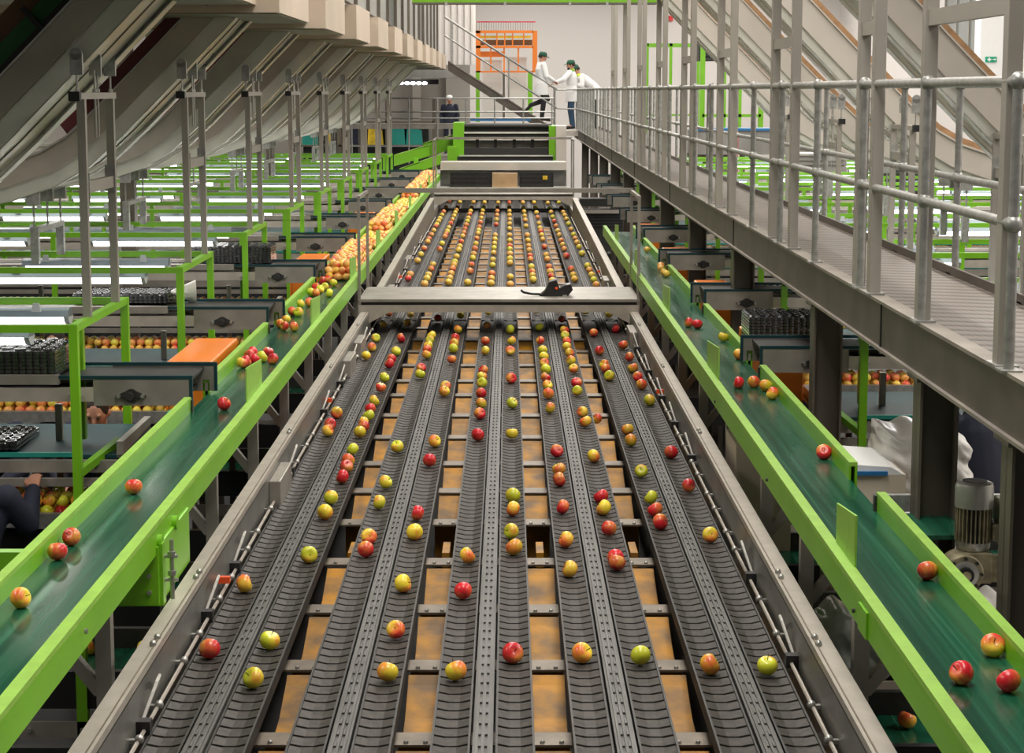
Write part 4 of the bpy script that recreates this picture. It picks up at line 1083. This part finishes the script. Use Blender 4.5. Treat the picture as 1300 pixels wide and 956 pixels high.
_m = MB(); _m.path([(0,0,.018),(.002,0,.034),(.006,0,.046)],.0016,5); STEM.from_pydata(_m.v,[],_m.f); STEM.materials.append(M['stem'])
CN = {'r':'mostly red','o':'orange-red','y':'mostly yellow','g':'yellow-green'}
apples = []     # (x, y, e, colour, place, lane)
def lane_of(x): return min(range(10), key=lambda i: abs(LX[i]-x))
AE = S_TOP-.006+.034
A = [((380,380),5.909,[(635,190,'y'),(585,290,'g'),(545,358,'o'),(515,422,'y'),(285,850,'o'),(230,935,'r'),(710,45,'r'),(690,80,'r'),(675,105,'r'),(855,75,'g'),(840,115,'o'),(825,175,'y'),(765,290,'r'),(722,390,'g'),(703,445,'r'),(683,482,'r'),(642,585,'g'),(605,660,'o'),(565,760,'y'),(548,820,'r'),(520,870,'g'),(485,925,'o'),(1035,140,'r'),(1000,270,'y'),(990,305,'g'),(975,345,'y'),(965,375,'r'),(955,415,'y'),(925,515,'r'),(905,560,'g'),(1220,70,'g'),(1215,120,'g'),(1190,225,'y'),(1180,290,'r'),(1165,330,'o'),(1162,368,'g'),(1145,450,'r'),(1100,650,'o'),(1098,690,'y')]),
 ((590,380),5.,[(148,80,'g'),(140,165,'r'),(135,265,'r'),(130,325,'y'),(118,450,'r'),(118,490,'y'),(118,530,'g'),(105,595,'r'),(100,660,'y'),(95,725,'r'),(293,190,'g'),(293,262,'y'),(293,325,'o'),(292,500,'r'),(292,658,'g'),(460,70,'g'),(475,175,'g'),(487,262,'o'),(495,322,'g'),(498,365,'y'),(503,405,'o'),(512,445,'g'),(513,495,'r'),(518,545,'y'),(530,598,'o'),(542,688,'y'),(597,68,'o'),(605,125,'r'),(625,195,'o'),(633,228,'g'),(643,265,'r'),(652,300,'y'),(662,340,'o'),(672,388,'y'),(682,440,'y'),(708,530,'r'),(712,580,'g'),(748,715,'o'),(762,775,'o'),(772,75,'g'),(817,212,'r'),(858,325,'r'),(888,415,'y'),(905,440,'r'),(915,485,'g'),(913,95,'g'),(950,185,'r'),(1000,290,'o'),(1042,365,'r'),(1066,435,'y'),(1090,490,'r'),(1118,540,'o'),(1163,640,'g')]),
 ((300,530),4.333,[(503,72,'o'),(695,50,'r'),(690,80,'y'),(648,175,'g'),(620,235,'o'),(600,270,'r'),(575,325,'r'),(535,440,'g'),(500,520,'y'),(835,355,'g'),(800,465,'g'),(905,160,'g'),(1092,130,'y'),(1070,235,'r'),(1010,525,'r'),(990,630,'y'),(745,655,'o'),(715,725,'r'),(390,755,'g')]),
 ((590,530),4.194,[(70,92,'r'),(248,85,'y'),(250,415,'g'),(253,485,'o'),(250,605,'g'),(255,690,'y'),(20,735,'y'),(487,178,'r'),(500,275,'y'),(510,330,'r'),(527,475,'r'),(545,650,'o'),(680,205,'y'),(738,420,'r'),(738,480,'y'),(765,590,'r'),(803,745,'r'),(870,65,'o'),(885,120,'y'),(943,285,'g'),(985,425,'g'),(1010,490,'r'),(1042,555,'r'),(1098,185,'r'),(1175,362,'r'),(1280,625,'y')]),
 ((200,690),3.25,[(372,165,'o'),(232,435,'r'),(485,400,'g'),(410,555,'g'),(1022,165,'y'),(985,355,'o'),(950,530,'y'),(1270,195,'r'),(1240,525,'y')]),
 ((590,690),3.095,[(195,430,'r'),(415,100,'o'),(465,430,'y'),(600,75,'r'),(690,440,'g'),(965,475,'y'),(1185,480,'g')])]
# far half of the sorter, lanes left to right
G = ((480,240),7.356,[(680,60,'o'),(665,85,'y'),(650,108,'r'),(620,170,'o'),(595,210,'r'),(580,240,'y'),(565,275,'g'),(552,300,'y'),(540,330,'g'),(527,345,'r'),(510,385,'o'),(487,425,'r'),(468,465,'r'),(450,492,'o'),(420,553,'r'),(392,610,'g'),(366,668,'o'),(303,795,'o'),(285,832,'r'),
 (785,60,'y'),(770,90,'y'),(755,120,'y'),(735,165,'r'),(720,195,'o'),(706,220,'y'),(695,250,'y'),(683,285,'o'),(668,320,'r'),(650,360,'y'),(640,395,'y'),(625,420,'r'),(617,445,'r'),(588,508,'g'),(568,560,'r'),(503,705,'y'),(490,745,'r'),(472,800,'y'),(460,835,'y'),(432,885,'o'),
 (900,60,'y'),(890,90,'y'),(880,120,'y'),(862,175,'r'),(855,205,'y'),(845,235,'r'),(835,270,'y'),(828,300,'g'),(815,335,'r'),(805,370,'r'),(795,405,'r'),(785,440,'o'),(775,490,'r'),(762,535,'y'),(750,568,'y'),(728,630,'y'),(712,680,'g'),(705,710,'y'),(692,745,'r'),(682,790,'o'),(672,830,'o'),(662,870,'y'),
 (1000,65,'y'),(993,100,'y'),(985,125,'y'),(972,170,'g'),(968,200,'y'),(962,235,'o'),(955,270,'y'),(948,310,'r'),(940,355,'r'),(935,385,'g'),(925,415,'o'),(917,460,'r'),(910,510,'y'),(902,555,'r'),(887,605,'o'),(880,645,'g'),(870,705,'r'),(862,765,'r'),(838,872,'y'),
 (1115,60,'y'),(1113,100,'o'),(1110,125,'y'),(1107,170,'o'),(1105,205,'r'),(1102,245,'r'),(1100,285,'y'),(1098,330,'r'),(1090,430,'o'),(1088,470,'y'),(1083,510,'y'),(1080,550,'g'),(1078,595,'o'),(1073,660,'o'),(1068,710,'g'),(1063,790,'r'),(1060,835,'o'),(1058,880,'y')])
G2 = ((630,240),7.353,[(112,65,'r'),(112,95,'r'),(112,125,'r'),(113,170,'y'),(115,205,'o'),(116,245,'y'),(117,285,'o'),(118,325,'y'),(120,370,'o'),(120,430,'y'),(122,480,'y'),(123,530,'r'),(124,560,'g'),(124,605,'o'),(125,650,'g'),(127,690,'y'),(126,820,'y'),(128,890,'o'),
 (238,65,'y'),(240,100,'y'),(243,125,'o'),(248,175,'y'),(253,210,'y'),(260,250,'y'),(265,290,'o'),(272,345,'y'),(287,430,'o'),(293,480,'y'),(298,530,'o'),(303,570,'o'),(310,620,'r'),(318,655,'r'),(325,725,'g'),(333,770,'r'),(338,805,'y'),(343,845,'y'),
 (335,65,'y'),(340,95,'r'),(347,125,'y'),(357,175,'g'),(367,220,'y'),(375,265,'r'),(388,320,'y'),(400,365,'y'),(408,395,'r'),(418,430,'y'),(427,470,'o'),(445,538,'r'),(465,615,'o'),(472,655,'o'),(490,725,'r'),(503,770,'y'),(512,810,'r'),(520,855,'y'),
 (458,65,'y'),(466,100,'r'),(475,130,'o'),(490,180,'g'),(503,215,'o'),(520,260,'g'),(532,300,'r'),(552,345,'r'),(575,390,'o'),(587,430,'o'),(600,480,'r'),(613,520,'y'),(628,560,'r'),(652,622,'r'),(697,745,'r'),(718,800,'y'),(726,840,'y'),
 (555,65,'y'),(563,95,'r'),(575,125,'g'),(597,175,'y'),(618,215,'o'),(632,245,'y'),(648,280,'y'),(668,325,'g'),(690,375,'o'),(718,425,'g'),(733,462,'r'),(750,500,'o'),(770,540,'g'),(795,600,'g'),(845,715,'g'),(870,755,'r'),(890,800,'y'),(908,845,'g'),(930,893,'o')])
for (ox,oy),sc,lst in A:
    for cx,cy,c in lst:
        p = at(ox+cx/sc, oy+cy/sc, e=AE); i = lane_of(p.x); apples.append([LX[i]+random.uniform(-.008,.008),p.y,AE,c,'near',i])
for (ox,oy),sc,lst in (G,G2):
    for cx,cy,c in lst:
        p = at(ox+cx/sc, oy+cy/sc, e=AE); i = lane_of(p.x); apples.append([LX[i],p.y,AE,c,'far',i])
p = at(590+840/5,380+762/5,e=S_TOP-.06); apples.append([p.x,p.y,S_TOP-.055,'o','tray',0])
BE = -1.84+.036
B1 = [(525/3.095,570+148/3.095,'o'),(250/3.095,570+345/3.095,'r'),(188/3.095,570+402/3.095,'r'),(80/3.095,570+585/3.095,'y'),(880/3.095,280+720/3.095,'r')]
for cx,cy,c in [(95,912,'o'),(125,868,'r'),(145,905,'r'),(155,850,'r'),(182,862,'r'),(195,893,'r'),(240,878,'g'),(275,850,'r'),(303,890,'r'),(325,687,'y'),(370,700,'o'),(378,662,'y'),(425,705,'o'),(405,615,'r'),(450,620,'g'),(462,572,'g'),(512,562,'r'),(508,505,'g'),(553,508,'r'),(530,475,'r'),(575,488,'g'),(603,472,'g'),(628,510,'g'),(652,450,'g'),(590,440,'r'),(560,440,'r'),(620,430,'r')]:
    B1.append((280+cx/4.55,260+cy/4.55,c))
for x,y,c in B1:
    p = at(x,y,e=BE); apples.append([min(max(p.x,-1.78),-1.53),p.y,BE,c,'left_belt',0])
B2 = [(880+545/3.095,570+12/3.095,'r'),(880+967/3.095,570+478/3.095,'r'),(880+1197/3.095,570+772/3.095,'o'),(880+1055/3.095,570+880/3.095,'r'),(880+1240/3.095,570+912/3.095,'r')]
for cx,cy,c in [(70,380,'r'),(122,390,'r'),(320,467,'y'),(413,573,'o'),(372,745,'r'),(463,740,'o'),(535,763,'y'),(648,810,'o')]: B2.append((860+cx/4.78,330+cy/4.78,c))
for cx,cy,c in [(352,408,'o'),(447,515,'o'),(420,533,'o'),(440,560,'y'),(458,572,'y')]: B2.append((760+cx/5.31,240+cy/5.31,c))
for x,y,c in B2:
    p = at(x,y,e=BE); apples.append([min(max(p.x,1.33),1.59),p.y,BE,c,'right_belt',0])
rng = random.Random(3)
def sep(lst, x, y, e, d=.07):
    return all((x-a[0])**2+(y-a[1])**2+(e-a[2])**2 > d*d for a in lst)
# push touching apples slightly apart along the travel direction
apples.sort(key=lambda a: a[1])
for i,a in enumerate(apples):
    for b in apples[max(0,i-40):i]:
        if abs(a[0]-b[0]) < .076 and abs(a[2]-b[2])<.05:
            dx = a[0]-b[0]; dy = a[1]-b[1]; dd = math.hypot(dx,dy)
            if dd < .077: a[1] = b[1]+math.sqrt(max(.077**2-dx*dx,0))+.001
# heap on the left belt
heap = []
def fill(y0,y1,layers,prob,cols='rroyyg'):
    for L_ in range(layers):
        placed = []
        n = int((y1-y0)*.31/(.0785**2)*prob*.80*(1-.15*L_)); tries = 0
        while len(placed) < n and tries < n*30:
            tries += 1
            x = rng.uniform(-1.785+.015*L_,-1.525-.015*L_); y = rng.uniform(y0+L_*.05,y1-L_*.08)
            if all((x-p[0])**2+(y-p[1])**2 > .0052 for p in placed[-400:]):
                placed.append((x,y)); heap.append([x,y,BE+L_*.058+rng.uniform(0,.012),rng.choice(cols),'heap',L_])
fill(18.3,21.4,3,.97,'rrooy'); fill(21.5,22.6,1,.55,'gyr'); fill(22.6,24.0,1,.8,'ggyr'); fill(24.0,28.0,3,.97,'rooyy'); fill(28.1,29.2,1,.9,'rrg'); fill(29.2,31.5,1,.8,'ggyy'); fill(31.5,40.0,3,.97,'rroyy')
# apples in the troughs below the benches
trough = []
for s,Y0,n in ((-1,10.9,9),(1,12.2,8)):
    for k in range(n):
        yb = Y0+P_*k
        xmax = min(645/2400*yb+.1, 9.3)
        for L_ in range(2):
            for j in range(5-L_):
                x = 2.05 if s<0 else 1.95
                while x < xmax:
                    if rng.random() < .93:
                        y = yb+.02+j*.083+L_*.04+rng.uniform(-.01,.01)
                        trough.append([s*(x+rng.uniform(-.004,.004)),y,-2.50+.038+L_*.055,rng.choice('rroyygg'),'trough_l' if s<0 else 'trough_r',k])
                    x += .083
p = at(355/3.095,570+135/3.095,Y=11.1); trough.append([-2.03,10.75,-2.30,'r','trough_l',0])
low = []
for (xa,xb,y,e,t) in ((1.32,2.3,7.3,-2.62,'low'),(1.32,2.2,8.9,-2.62,'low'),(-2.3,-1.5,9.9,-2.72,'low'),(-2.3,-1.5,8.6,-2.72,'low')):
    for i in range(5):
        low.append([xa+(xb-xa)*(i+.5)/5+rng.uniform(-.05,.05),y+.12+rng.uniform(0,.2),e+.038,rng.choice('royy'),t,0])
def visible_size(a):
    px = 645+2400*a[0]/a[1]
    if not (-20 < px < 1320): return 1e3
    return a[1]
pool = apples+low
# trough apples: only the front rows on top can be seen
tf = [a for a in trough if a[5]==0 and a[4]=='trough_l' and a[1] < 11.0 + .25]
heap_s = sorted(heap,key=lambda a:a[1])
rows = sorted(pool,key=visible_size)
near_n = 300
cand = sorted([a for a in apples+tf+low+heap if visible_size(a)<1e3], key=lambda a:a[1])
single = cand[:near_n]; ids = set(id(a) for a in single)
rest = [a for a in apples+trough+low+heap if id(a) not in ids]
LN = ['first','second','third','fourth','fifth','sixth','seventh','eighth','ninth','tenth']
cnt = {}
GROUPS = {'near':'apples riding the sorter lanes','far':'apples riding the sorter lanes','tray':'apples riding the sorter lanes','left_belt':'apples on the left green belt','right_belt':'apples on the right green belt','heap':'heaped apples on the left green belt','trough_l':'apples in the nearest left trough','trough_r':'apples in the right troughs','low':'apples on the low cross conveyors'}
for a in single:
    x,y,e,c,pl,l = a
    key = ('lane',l) if pl in('near','far') else pl
    k = cnt.get(key,0); cnt[key] = k+1
    if pl in ('near','far'):
        if y < 18: lab = '%s apple from the front in the %s lane from the left, %s'%((LN+ORD[10:])[k] if k<20 else 'far', LN[l], CN[c])
        else: lab = '%s apple in the %s lane from the left, beyond the crossing platform'%(CN[c],LN[l])
    elif pl=='left_belt': lab = '%s apple loose on the left green belt, %s'%(ordn(k) or 'one of the clustered', CN[c]) if k<17 else '%s apple at the front foot of the heap on the left belt'%CN[c]
    elif pl=='right_belt': lab = '%s apple from the front on the right green belt, %s'%((LN+ORD[10:])[k],CN[c])
    elif pl=='tray': lab='orange-red apple fallen off its lane into a yellow tray'
    elif pl=='heap': lab='%s apple in the near part of the heap on the left belt'%CN[c]
    elif pl=='low': lab='%s apple on a low cross conveyor %s the sorter'%(CN[c],'left of' if x<0 else 'right of')
    else: lab='%s apple in the apple trough at the left photo edge'%CN[c]
    o = bpy.data.objects.new('apple',AM[c]); COL.objects.link(o)
    o.location=(x,y,e+H); o.rotation_euler=(rng.uniform(-1.3,1.3),rng.uniform(-1.3,1.3),rng.uniform(0,6.28)); k_=rng.uniform(.97,1.08)*(1.18 if pl=='far' else 1.08 if pl=='near' else 1); o.scale=(k_,k_,k_)
    o['label']=lab; o['category']='apple'; o['group']=GROUPS[pl]
    if y < 16:
        st = bpy.data.objects.new('stem',STEM); COL.objects.link(st); st.parent=o
# all remaining apples as one object, one low mesh with four materials
me = bpy.data.meshes.new('apples'); vs=[]; fs=[]; mi=[]
N1,M1 = 10,7
bv=[];bf=[]
tmp = MB(); tmp.ball((0,0,0),.0385,N1,M1,.92); bv=tmp.v; bf=tmp.f
order='royg'
for a in rest:
    n0=len(vs); k_=rng.uniform(.95,1.06)*(1.18 if a[4]=='far' else 1)
    th=rng.uniform(0,6.28); ct,st_=math.cos(th),math.sin(th)
    vs += [(a[0]+k_*v[0],a[1]+k_*v[1],a[2]+k_*v[2]+H) for v in bv]; fs += [tuple(i+n0 for i in f) for f in bf]; mi += [order.index(a[3])]*len(bf)
me.from_pydata(vs,[],fs)
def mat_far(name,c1,c2):
    m = mat(name,c1,.32,var=0,scale=14,col2=c2); return m
for n,c1,c2 in (('apples_red',(.85,.05,.07),(.95,.50,.12)),('apples_orange',(.96,.34,.12),(.96,.70,.14)),('apples_yellow',(.96,.76,.12),(.95,.48,.10)),('apples_green',(.82,.80,.08),(.92,.60,.10))):
    me.materials.append(mat_far(n,c1,c2))
me.polygons.foreach_set('material_index',mi); me.shade_smooth()
o = bpy.data.objects.new('apples',me); COL.objects.link(o)
tag(o,'all the small distant apples heaped on the left belt and lying in the far lanes and troughs','apples',None,'stuff')
bm = bmesh.new(); bm.from_mesh(me); bmesh.ops.recalc_face_normals(bm,faces=bm.faces); bm.to_mesh(me); bm.free()

# ================================================================== PEOPLE
def limb(m, pts):
    for (a,ra),(b,rb) in zip(pts,pts[1:]): m.tube(a,b,ra,12,rb)
    for (a,ra) in pts: m.ball(a,ra*1.0,12,8)
    return m
def loft(m, rings, n=18):
    vs = []
    for i,(c,rx,ry) in enumerate(rings):
        c = Vector(c); a = Vector(rings[max(i-1,0)][0]); b = Vector(rings[min(i+1,len(rings)-1)][0]); d = (b-a).normalized()
        X_ = Vector((1,0,0)); X_ = (X_-d*X_.dot(d)).normalized(); Y_ = d.cross(X_).normalized()
        for j in range(n):
            t = 2*math.pi*j/n; vs.append(c+X_*(rx*math.cos(t))+Y_*(ry*math.sin(t)))
    fs = []
    for i in range(len(rings)-1):
        for j in range(n): fs.append((i*n+j,i*n+(j+1)%n,(i+1)*n+(j+1)%n,(i+1)*n+j))
    fs += [tuple(range(n))[::-1], tuple(range((len(rings)-1)*n,len(rings)*n))]
    return m.add(vs,fs)
def blob(nm, m, m_, r, vox):
    me = bpy.data.meshes.new(nm); me.from_pydata([tuple(v) for v in m.v],[],m.f)
    bm=bmesh.new(); bm.from_mesh(me); bmesh.ops.recalc_face_normals(bm,faces=bm.faces); bm.to_mesh(me); bm.free()
    me.materials.append(M[m_]); o=bpy.data.objects.new(nm,me); COL.objects.link(o); o.parent=r
    if vox:
        q=o.modifiers.new('remesh','REMESH'); q.mode='VOXEL'; q.voxel_size=vox; q.use_smooth_shade=True
        q=o.modifiers.new('smooth','SMOOTH'); q.factor=.5; q.iterations=3
    else: me.shade_smooth()
    return o
def person(loc, rz, J, clothes, label, scale=1.):
    """J: joints in metres, person facing +Y, feet on z=0."""
    base = dict(pel=(0,0,.96),wai=(0,0,1.10),che=(0,.01,1.32),nec=(0,.0,1.50),hea=(0,.03,1.62),
        sL=(-.185,0,1.43),eL=(-.25,-.02,1.15),wL=(-.24,.10,.92),sR=(.185,0,1.43),eR=(.25,-.02,1.15),wR=(.24,.10,.92),
        hL=(-.10,0,.93),kL=(-.11,.03,.50),aL=(-.11,-.02,.09),tL=(-.12,.13,.035),hR=(.10,0,.93),kR=(.11,.03,.50),aR=(.11,-.02,.09),tR=(.12,.13,.035))
    base.update(J); Q = {k: Vector(v) for k,v in base.items()}
    r = thing('person', loc, label, 'person'); r.rotation_euler = (0,0,rz); r.scale=(scale,)*3
    vox = clothes.get('vox',.011)
    fd = Vector(J.get('face',(0,1,-.08))).normalized(); rt = fd.cross(Vector((0,0,1))).normalized(); upv = rt.cross(fd)
    hd = Q['hea']
    def hp(a,b,c): return hd+rt*a+fd*b+upv*c
    m = MB()
    loft(m,[(Q['pel'],.15,.105),(Q['wai'],.135,.095),(Q['che'],.165,.11),(Q['che'].lerp(Q['nec'],.62),.12,.08),(Q['nec']-Vector((0,0,.02)),.058,.058),(Q['nec'].lerp(hd,.6),.055,.058)])
    # head with jaw and nose
    hn=len(m.v); m.ball((0,0,0),1,16,12)
    for i in range(hn,len(m.v)):
        v=m.v[i]; a,b,c=v; w=1-.22*max(0,-c); m.v[i]=tuple(hp(a*.076*w, b*.097*(1-.08*max(0,-c))+ (.012 if b>0 else 0)*max(0,-c), c*.118))
    m.tube(hp(0,.088,.025),hp(0,.112,-.022),.008,8,.015); m.ball(hp(0,.108,-.02),.014,8,6)
    m.bar(hp(-.045,.082,.038),hp(.045,.082,.038),.016,.014)
    for sg in (-1,1): m.ball(hp(sg*.078,-.005,-.005),.022,8,6,1.3)
    for s_ in 'LR':
        limb(m,[(Q['s'+s_],.055),(Q['e'+s_],.042),(Q['w'+s_],.028)])
        limb(m,[(Q['h'+s_],.085),(Q['k'+s_],.056),(Q['a'+s_],.038)]); limb(m,[(Q['a'+s_],.035),(Q['t'+s_],.030)])
        d=(Q['w'+s_]-Q['e'+s_]).normalized(); side=Vector((1,0,0)); side=(side-d*side.dot(d)); side = side.normalized() if side.length>.2 else Vector((0,1,0)); up=d.cross(side).normalized()
        if up.z<0: up=-up
        w=Q['w'+s_]; 
        for o_ in (-.026,-.009,.009,.026): limb(m,[(w+side*o_*.6,.018),(w+d*.085+side*o_,.014)])
        for o_,l_ in ((-.031,.058),(-.011,.076),(.011,.070),(.030,.052)):
            b=w+d*.09+side*o_; limb(m,[(b,.0095),(b+d*l_*.5-up*.010,.009),(b+d*l_*.85-up*.034,.0085)])
        sg=1 if s_=='L' else -1
        b=w+d*.03+side*sg*.034; limb(m,[(b,.013),(b+d*.035+side*sg*.022,.011),(b+d*.065+side*sg*.022-up*.01,.009)])
    blob('body',m,'skin',r,.008 if vox<.012 else .009)
    for sg in (-1,1): blob('eye',MB().ball(hp(sg*.030,.088,.022),.011,8,6),'hair_dark',r,0)
    blob('mouth',MB().bar(hp(-.024,.094,-.052),hp(.024,.094,-.052),.010,.008),'lips',r,0)
    m=MB(); n0=0; m.ball((0,0,0),1,16,10)
    m.v=[tuple(hp(a*.086,b*.100-.020,max(c,-.35)*.118+.018)) for a,b,c in m.v]; blob('hair',m,'hair_dark',r,0)
    if clothes.get('beard'):
        m=MB(); m.ball((0,0,0),1,14,8); m.v=[tuple(hp(a*.062,b*.040+.062,c*.040-.075)) for a,b,c in m.v]; blob('beard',m,'hair_dark',r,0)
    if clothes.get('cap'):
        m=MB(); vs=[]; n=18
        prof=((.100,.035),(.104,.07),(.094,.115),(.06,.142),(.001,.150))
        for rr,zz in prof:
            for i in range(n):
                t=2*math.pi*i/n; vs.append(hp(rr*.92*math.sin(t),rr*1.06*math.cos(t)-.004,zz))
        fs=[(j*n+i,j*n+(i+1)%n,(j+1)*n+(i+1)%n,(j+1)*n+i) for j in range(4) for i in range(n)]+[tuple(range(n))]
        m.add(vs,fs); blob('cap',m,clothes['cap'],r,0)
        br=[hp(-.078,.07,.045),hp(-.066,.15,.030),hp(0,.185,.022),hp(.066,.15,.030),hp(.078,.07,.045)]
        m=MB(); m.add(br+[v+Vector((0,0,.012)) for v in br],[(0,1,2,3,4),(9,8,7,6,5)]+[(i,5+i,6+i,1+i) for i in range(4)]+[(4,9,5,0)]); blob('cap_brim',m,clothes['cap'],r,0)
        if clothes['cap']=='cap_green': blob('cap_badge',MB().ball(hp(0,.094,.092),.020,8,5,.8),'sign_white',r,0)
    m=MB(); loft(m,[(Q['wai'],.150,.110),(Q['pel'],.165,.125),(Q['pel']-Vector((0,0,.08)),.165,.125)])
    for s_ in 'LR': limb(m,[(Q['h'+s_],.084),(Q['k'+s_],.074),(Q['a'+s_]+(Q['k'+s_]-Q['a'+s_]).normalized()*.0,.056)])
    blob('trousers',m,clothes['trousers'],r,vox)
    for s_ in 'LR':
        a=Q['a'+s_]; t=Q['t'+s_]; d=(t-a); m=MB(); limb(m,[(a+Vector((0,-.02,-.045)) if a.z<.2 else a-d*.2,.042),(a.lerp(t,.6)+Vector((0,0,-.015)),.045),(t+d.normalized()*.06,.036)]); m.ball(a,.046,10,8); blob('shoe',m,'dark_cloth',r,vox)
    m=MB(); hem=clothes.get('hem',.80); low=Q['pel']+Vector((0,-.01,-(.96-hem)))
    rg=[(low,.225,.185),(low+Vector((0,0,.02)),.224,.184),(Q['pel'],.215,.165),(Q['wai'],.170,.128),(Q['che'],.198,.140),(Q['che'].lerp(Q['nec'],.5),.165,.110),(Q['nec']-Vector((0,0,.03)),.078,.074),(Q['nec']+Vector((0,0,.005)),.068,.068)]
    loft(m,rg)
    for s_ in 'LR': limb(m,[(Q['s'+s_],.078),(Q['e'+s_],.064),(Q['w'+s_].lerp(Q['e'+s_],.06),.046)])
    blob(clothes.get('name','coat'),m,clothes['coat'],r,vox)
    if clothes.get('collar'):
        m=MB(); c0=Q['nec']; loft(m,[(c0-Vector((0,0,.03)),.084,.082),(c0+Vector((0,0,.035)),.068,.068)]); blob('collar',m,clothes['collar'],r,0)
    return r
mat('lips',(.30,.08,.06),.5,var=.02)
WZ = WE
CL = dict(coat='white_coat',cap='cap_green')
# left man on the stair, one leg bent behind him
P1 = at(688,150,Y=51.2)
person((P1.x,52.1,-.82),R(-75),dict(aL=(-.1,-.26,.40),kL=(-.11,.20,.56),tL=(-.1,-.36,.30),wR=(.08,.32,1.02),eR=(.27,.06,1.14),wL=(-.08,.32,1.0),eL=(-.27,.04,1.14),che=(0,-.02,1.32),face=(0.1,1,-.25)),
       dict(CL,trousers='dark_cloth',hem=.66),'man in white coat, green cap and black trousers on the stair, one leg bent',scale=1.06)
P2 = at(726,166,Y=52.8)
person((P2.x,52.9,WZ),R(95),dict(sL=(-.18,.08,1.43),wL=(-.22,.50,1.16),eL=(-.30,.26,1.26),wR=(.30,-.06,.96),eR=(.32,-.14,1.20)),
       dict(CL,trousers='jeans',hem=.70,collar='green_pale',beard=1),'bearded man in white coat, green cap and blue jeans at the foot of the stair',scale=1.08)
P3 = at(752,166,Y=53.5)
person((P3.x+.05,53.4,WZ),R(95),dict(pel=(0,-.04,.97),wai=(0,.06,1.10),che=(0,.26,1.24),nec=(0,.42,1.38),hea=(0,.49,1.50),sL=(-.19,.34,1.34),sR=(.19,.34,1.34),eL=(-.27,.36,1.10),wL=(-.10,.56,1.13),eR=(.27,.36,1.10),wR=(.10,.57,1.13),face=(0,1,-.5)),
       dict(CL,trousers='dark_cloth',hem=.74,collar='hivis'),'man in white coat and green cap leaning forward over the walkway railing',scale=1.08)
# workers in navy at the packing benches, mostly hidden
W = dict(trousers='navy_cloth',coat='navy_cloth',hem=.85,name='jacket',vox=.014)
reach = dict(wai=(0,.03,1.10),che=(0,.14,1.30),nec=(0,.22,1.46),hea=(0,.29,1.57),face=(0,1,-.6),sL=(-.19,.16,1.42),sR=(.19,.16,1.42),eL=(-.27,.30,1.18),wL=(-.18,.52,1.10),eR=(.27,.30,1.18),wR=(.18,.52,1.10))
FZ = -3.7
struct(MB().box(-10,-1.95,9,46,FZ-.06,FZ).build('trim_2','floor')); struct(MB().box(2.55,10,9,42,-3.41,-3.35).build('trim_3','floor'))
for (x,y,rz,lab) in ((-3.05,10.35,R(-10),'worker in navy clothes bending over the nearest left bench at the photo edge'),
                     (-2.75,12.75,R(180),'worker in navy clothes behind the nearest left feeder conveyor'),
                     (-3.5,12.75,R(175),'second worker in navy clothes behind the nearest left feeder, further left'),
                     (-3.9,16.4,R(180),'worker in navy clothes behind the second left feeder conveyor'),
                     (2.82,10.95,R(5),'worker in dark navy clothes beside the white sacks under the walkway')):
    J_ = dict(reach)
    if y < 10.5: J_.update(eL=(-.27,.26,1.24),wL=(-.16,.50,1.40),eR=(.27,.26,1.24),wR=(.20,.50,1.40))
    person((x,y,FZ if x<0 else -3.35),rz,J_,W,lab)
struct(MB().box(-2.1,1.2,56,62,-2.05,-1.9).build('trim_4','steel'))
r = person((-1.78,58,-1.9),R(180),{},dict(trousers='navy_cloth',coat='navy_cloth',hem=.85,name='jacket',cap='sign_white'),'distant worker in navy jacket and white cap behind the far catwalk')

# ================================================================== LIGHT
def area(x,y,e,sx,sy,w,rot=(0,0,0),col=(1,.95,.88)):
    l = bpy.data.lights.new('hall_light','AREA'); l.shape='RECTANGLE'; l.size=sx; l.size_y=sy; l.energy=w; l.color=col
    o = bpy.data.objects.new('hall_light',l); COL.objects.link(o); o.location=(x,y,e+H); o.rotation_euler=rot
    return o
for y in (6,14,22,30,38,46,54,62,69):
    big = 1.0 if y<42 else .85
    area(.6,y,5.0,2.5,5,400*big); area(8.5,y,5.0,3,5,560*big); area(-8.5,y,5.0,3,5,430*big)
wd = bpy.data.worlds.new('world'); SC.world = wd; wd.use_nodes = True
wd.node_tree.nodes['Background'].inputs[0].default_value=(1,.94,.86,1); wd.node_tree.nodes['Background'].inputs[1].default_value=.12
# ================================================================== CAMERA
cam = bpy.data.cameras.new('camera'); cam.sensor_width=36; cam.lens=F*36/1300; cam.shift_x=5/1300; cam.shift_y=-45/1300
cam.clip_end=200; cam.clip_start=.05
co = bpy.data.objects.new('camera',cam); COL.objects.link(co); co.location=(0,0,H); co.rotation_euler=(R(90)-TH,0,0)
SC.camera = co
SC.view_settings.view_transform='Standard'; SC.view_settings.look='None'; SC.view_settings.gamma=1; SC.view_settings.exposure=0.12
SC.view_settings.use_curve_mapping=False
SC.cycles.max_bounces=6; SC.cycles.diffuse_bounces=3; SC.cycles.glossy_bounces=3; SC.cycles.use_denoising=True
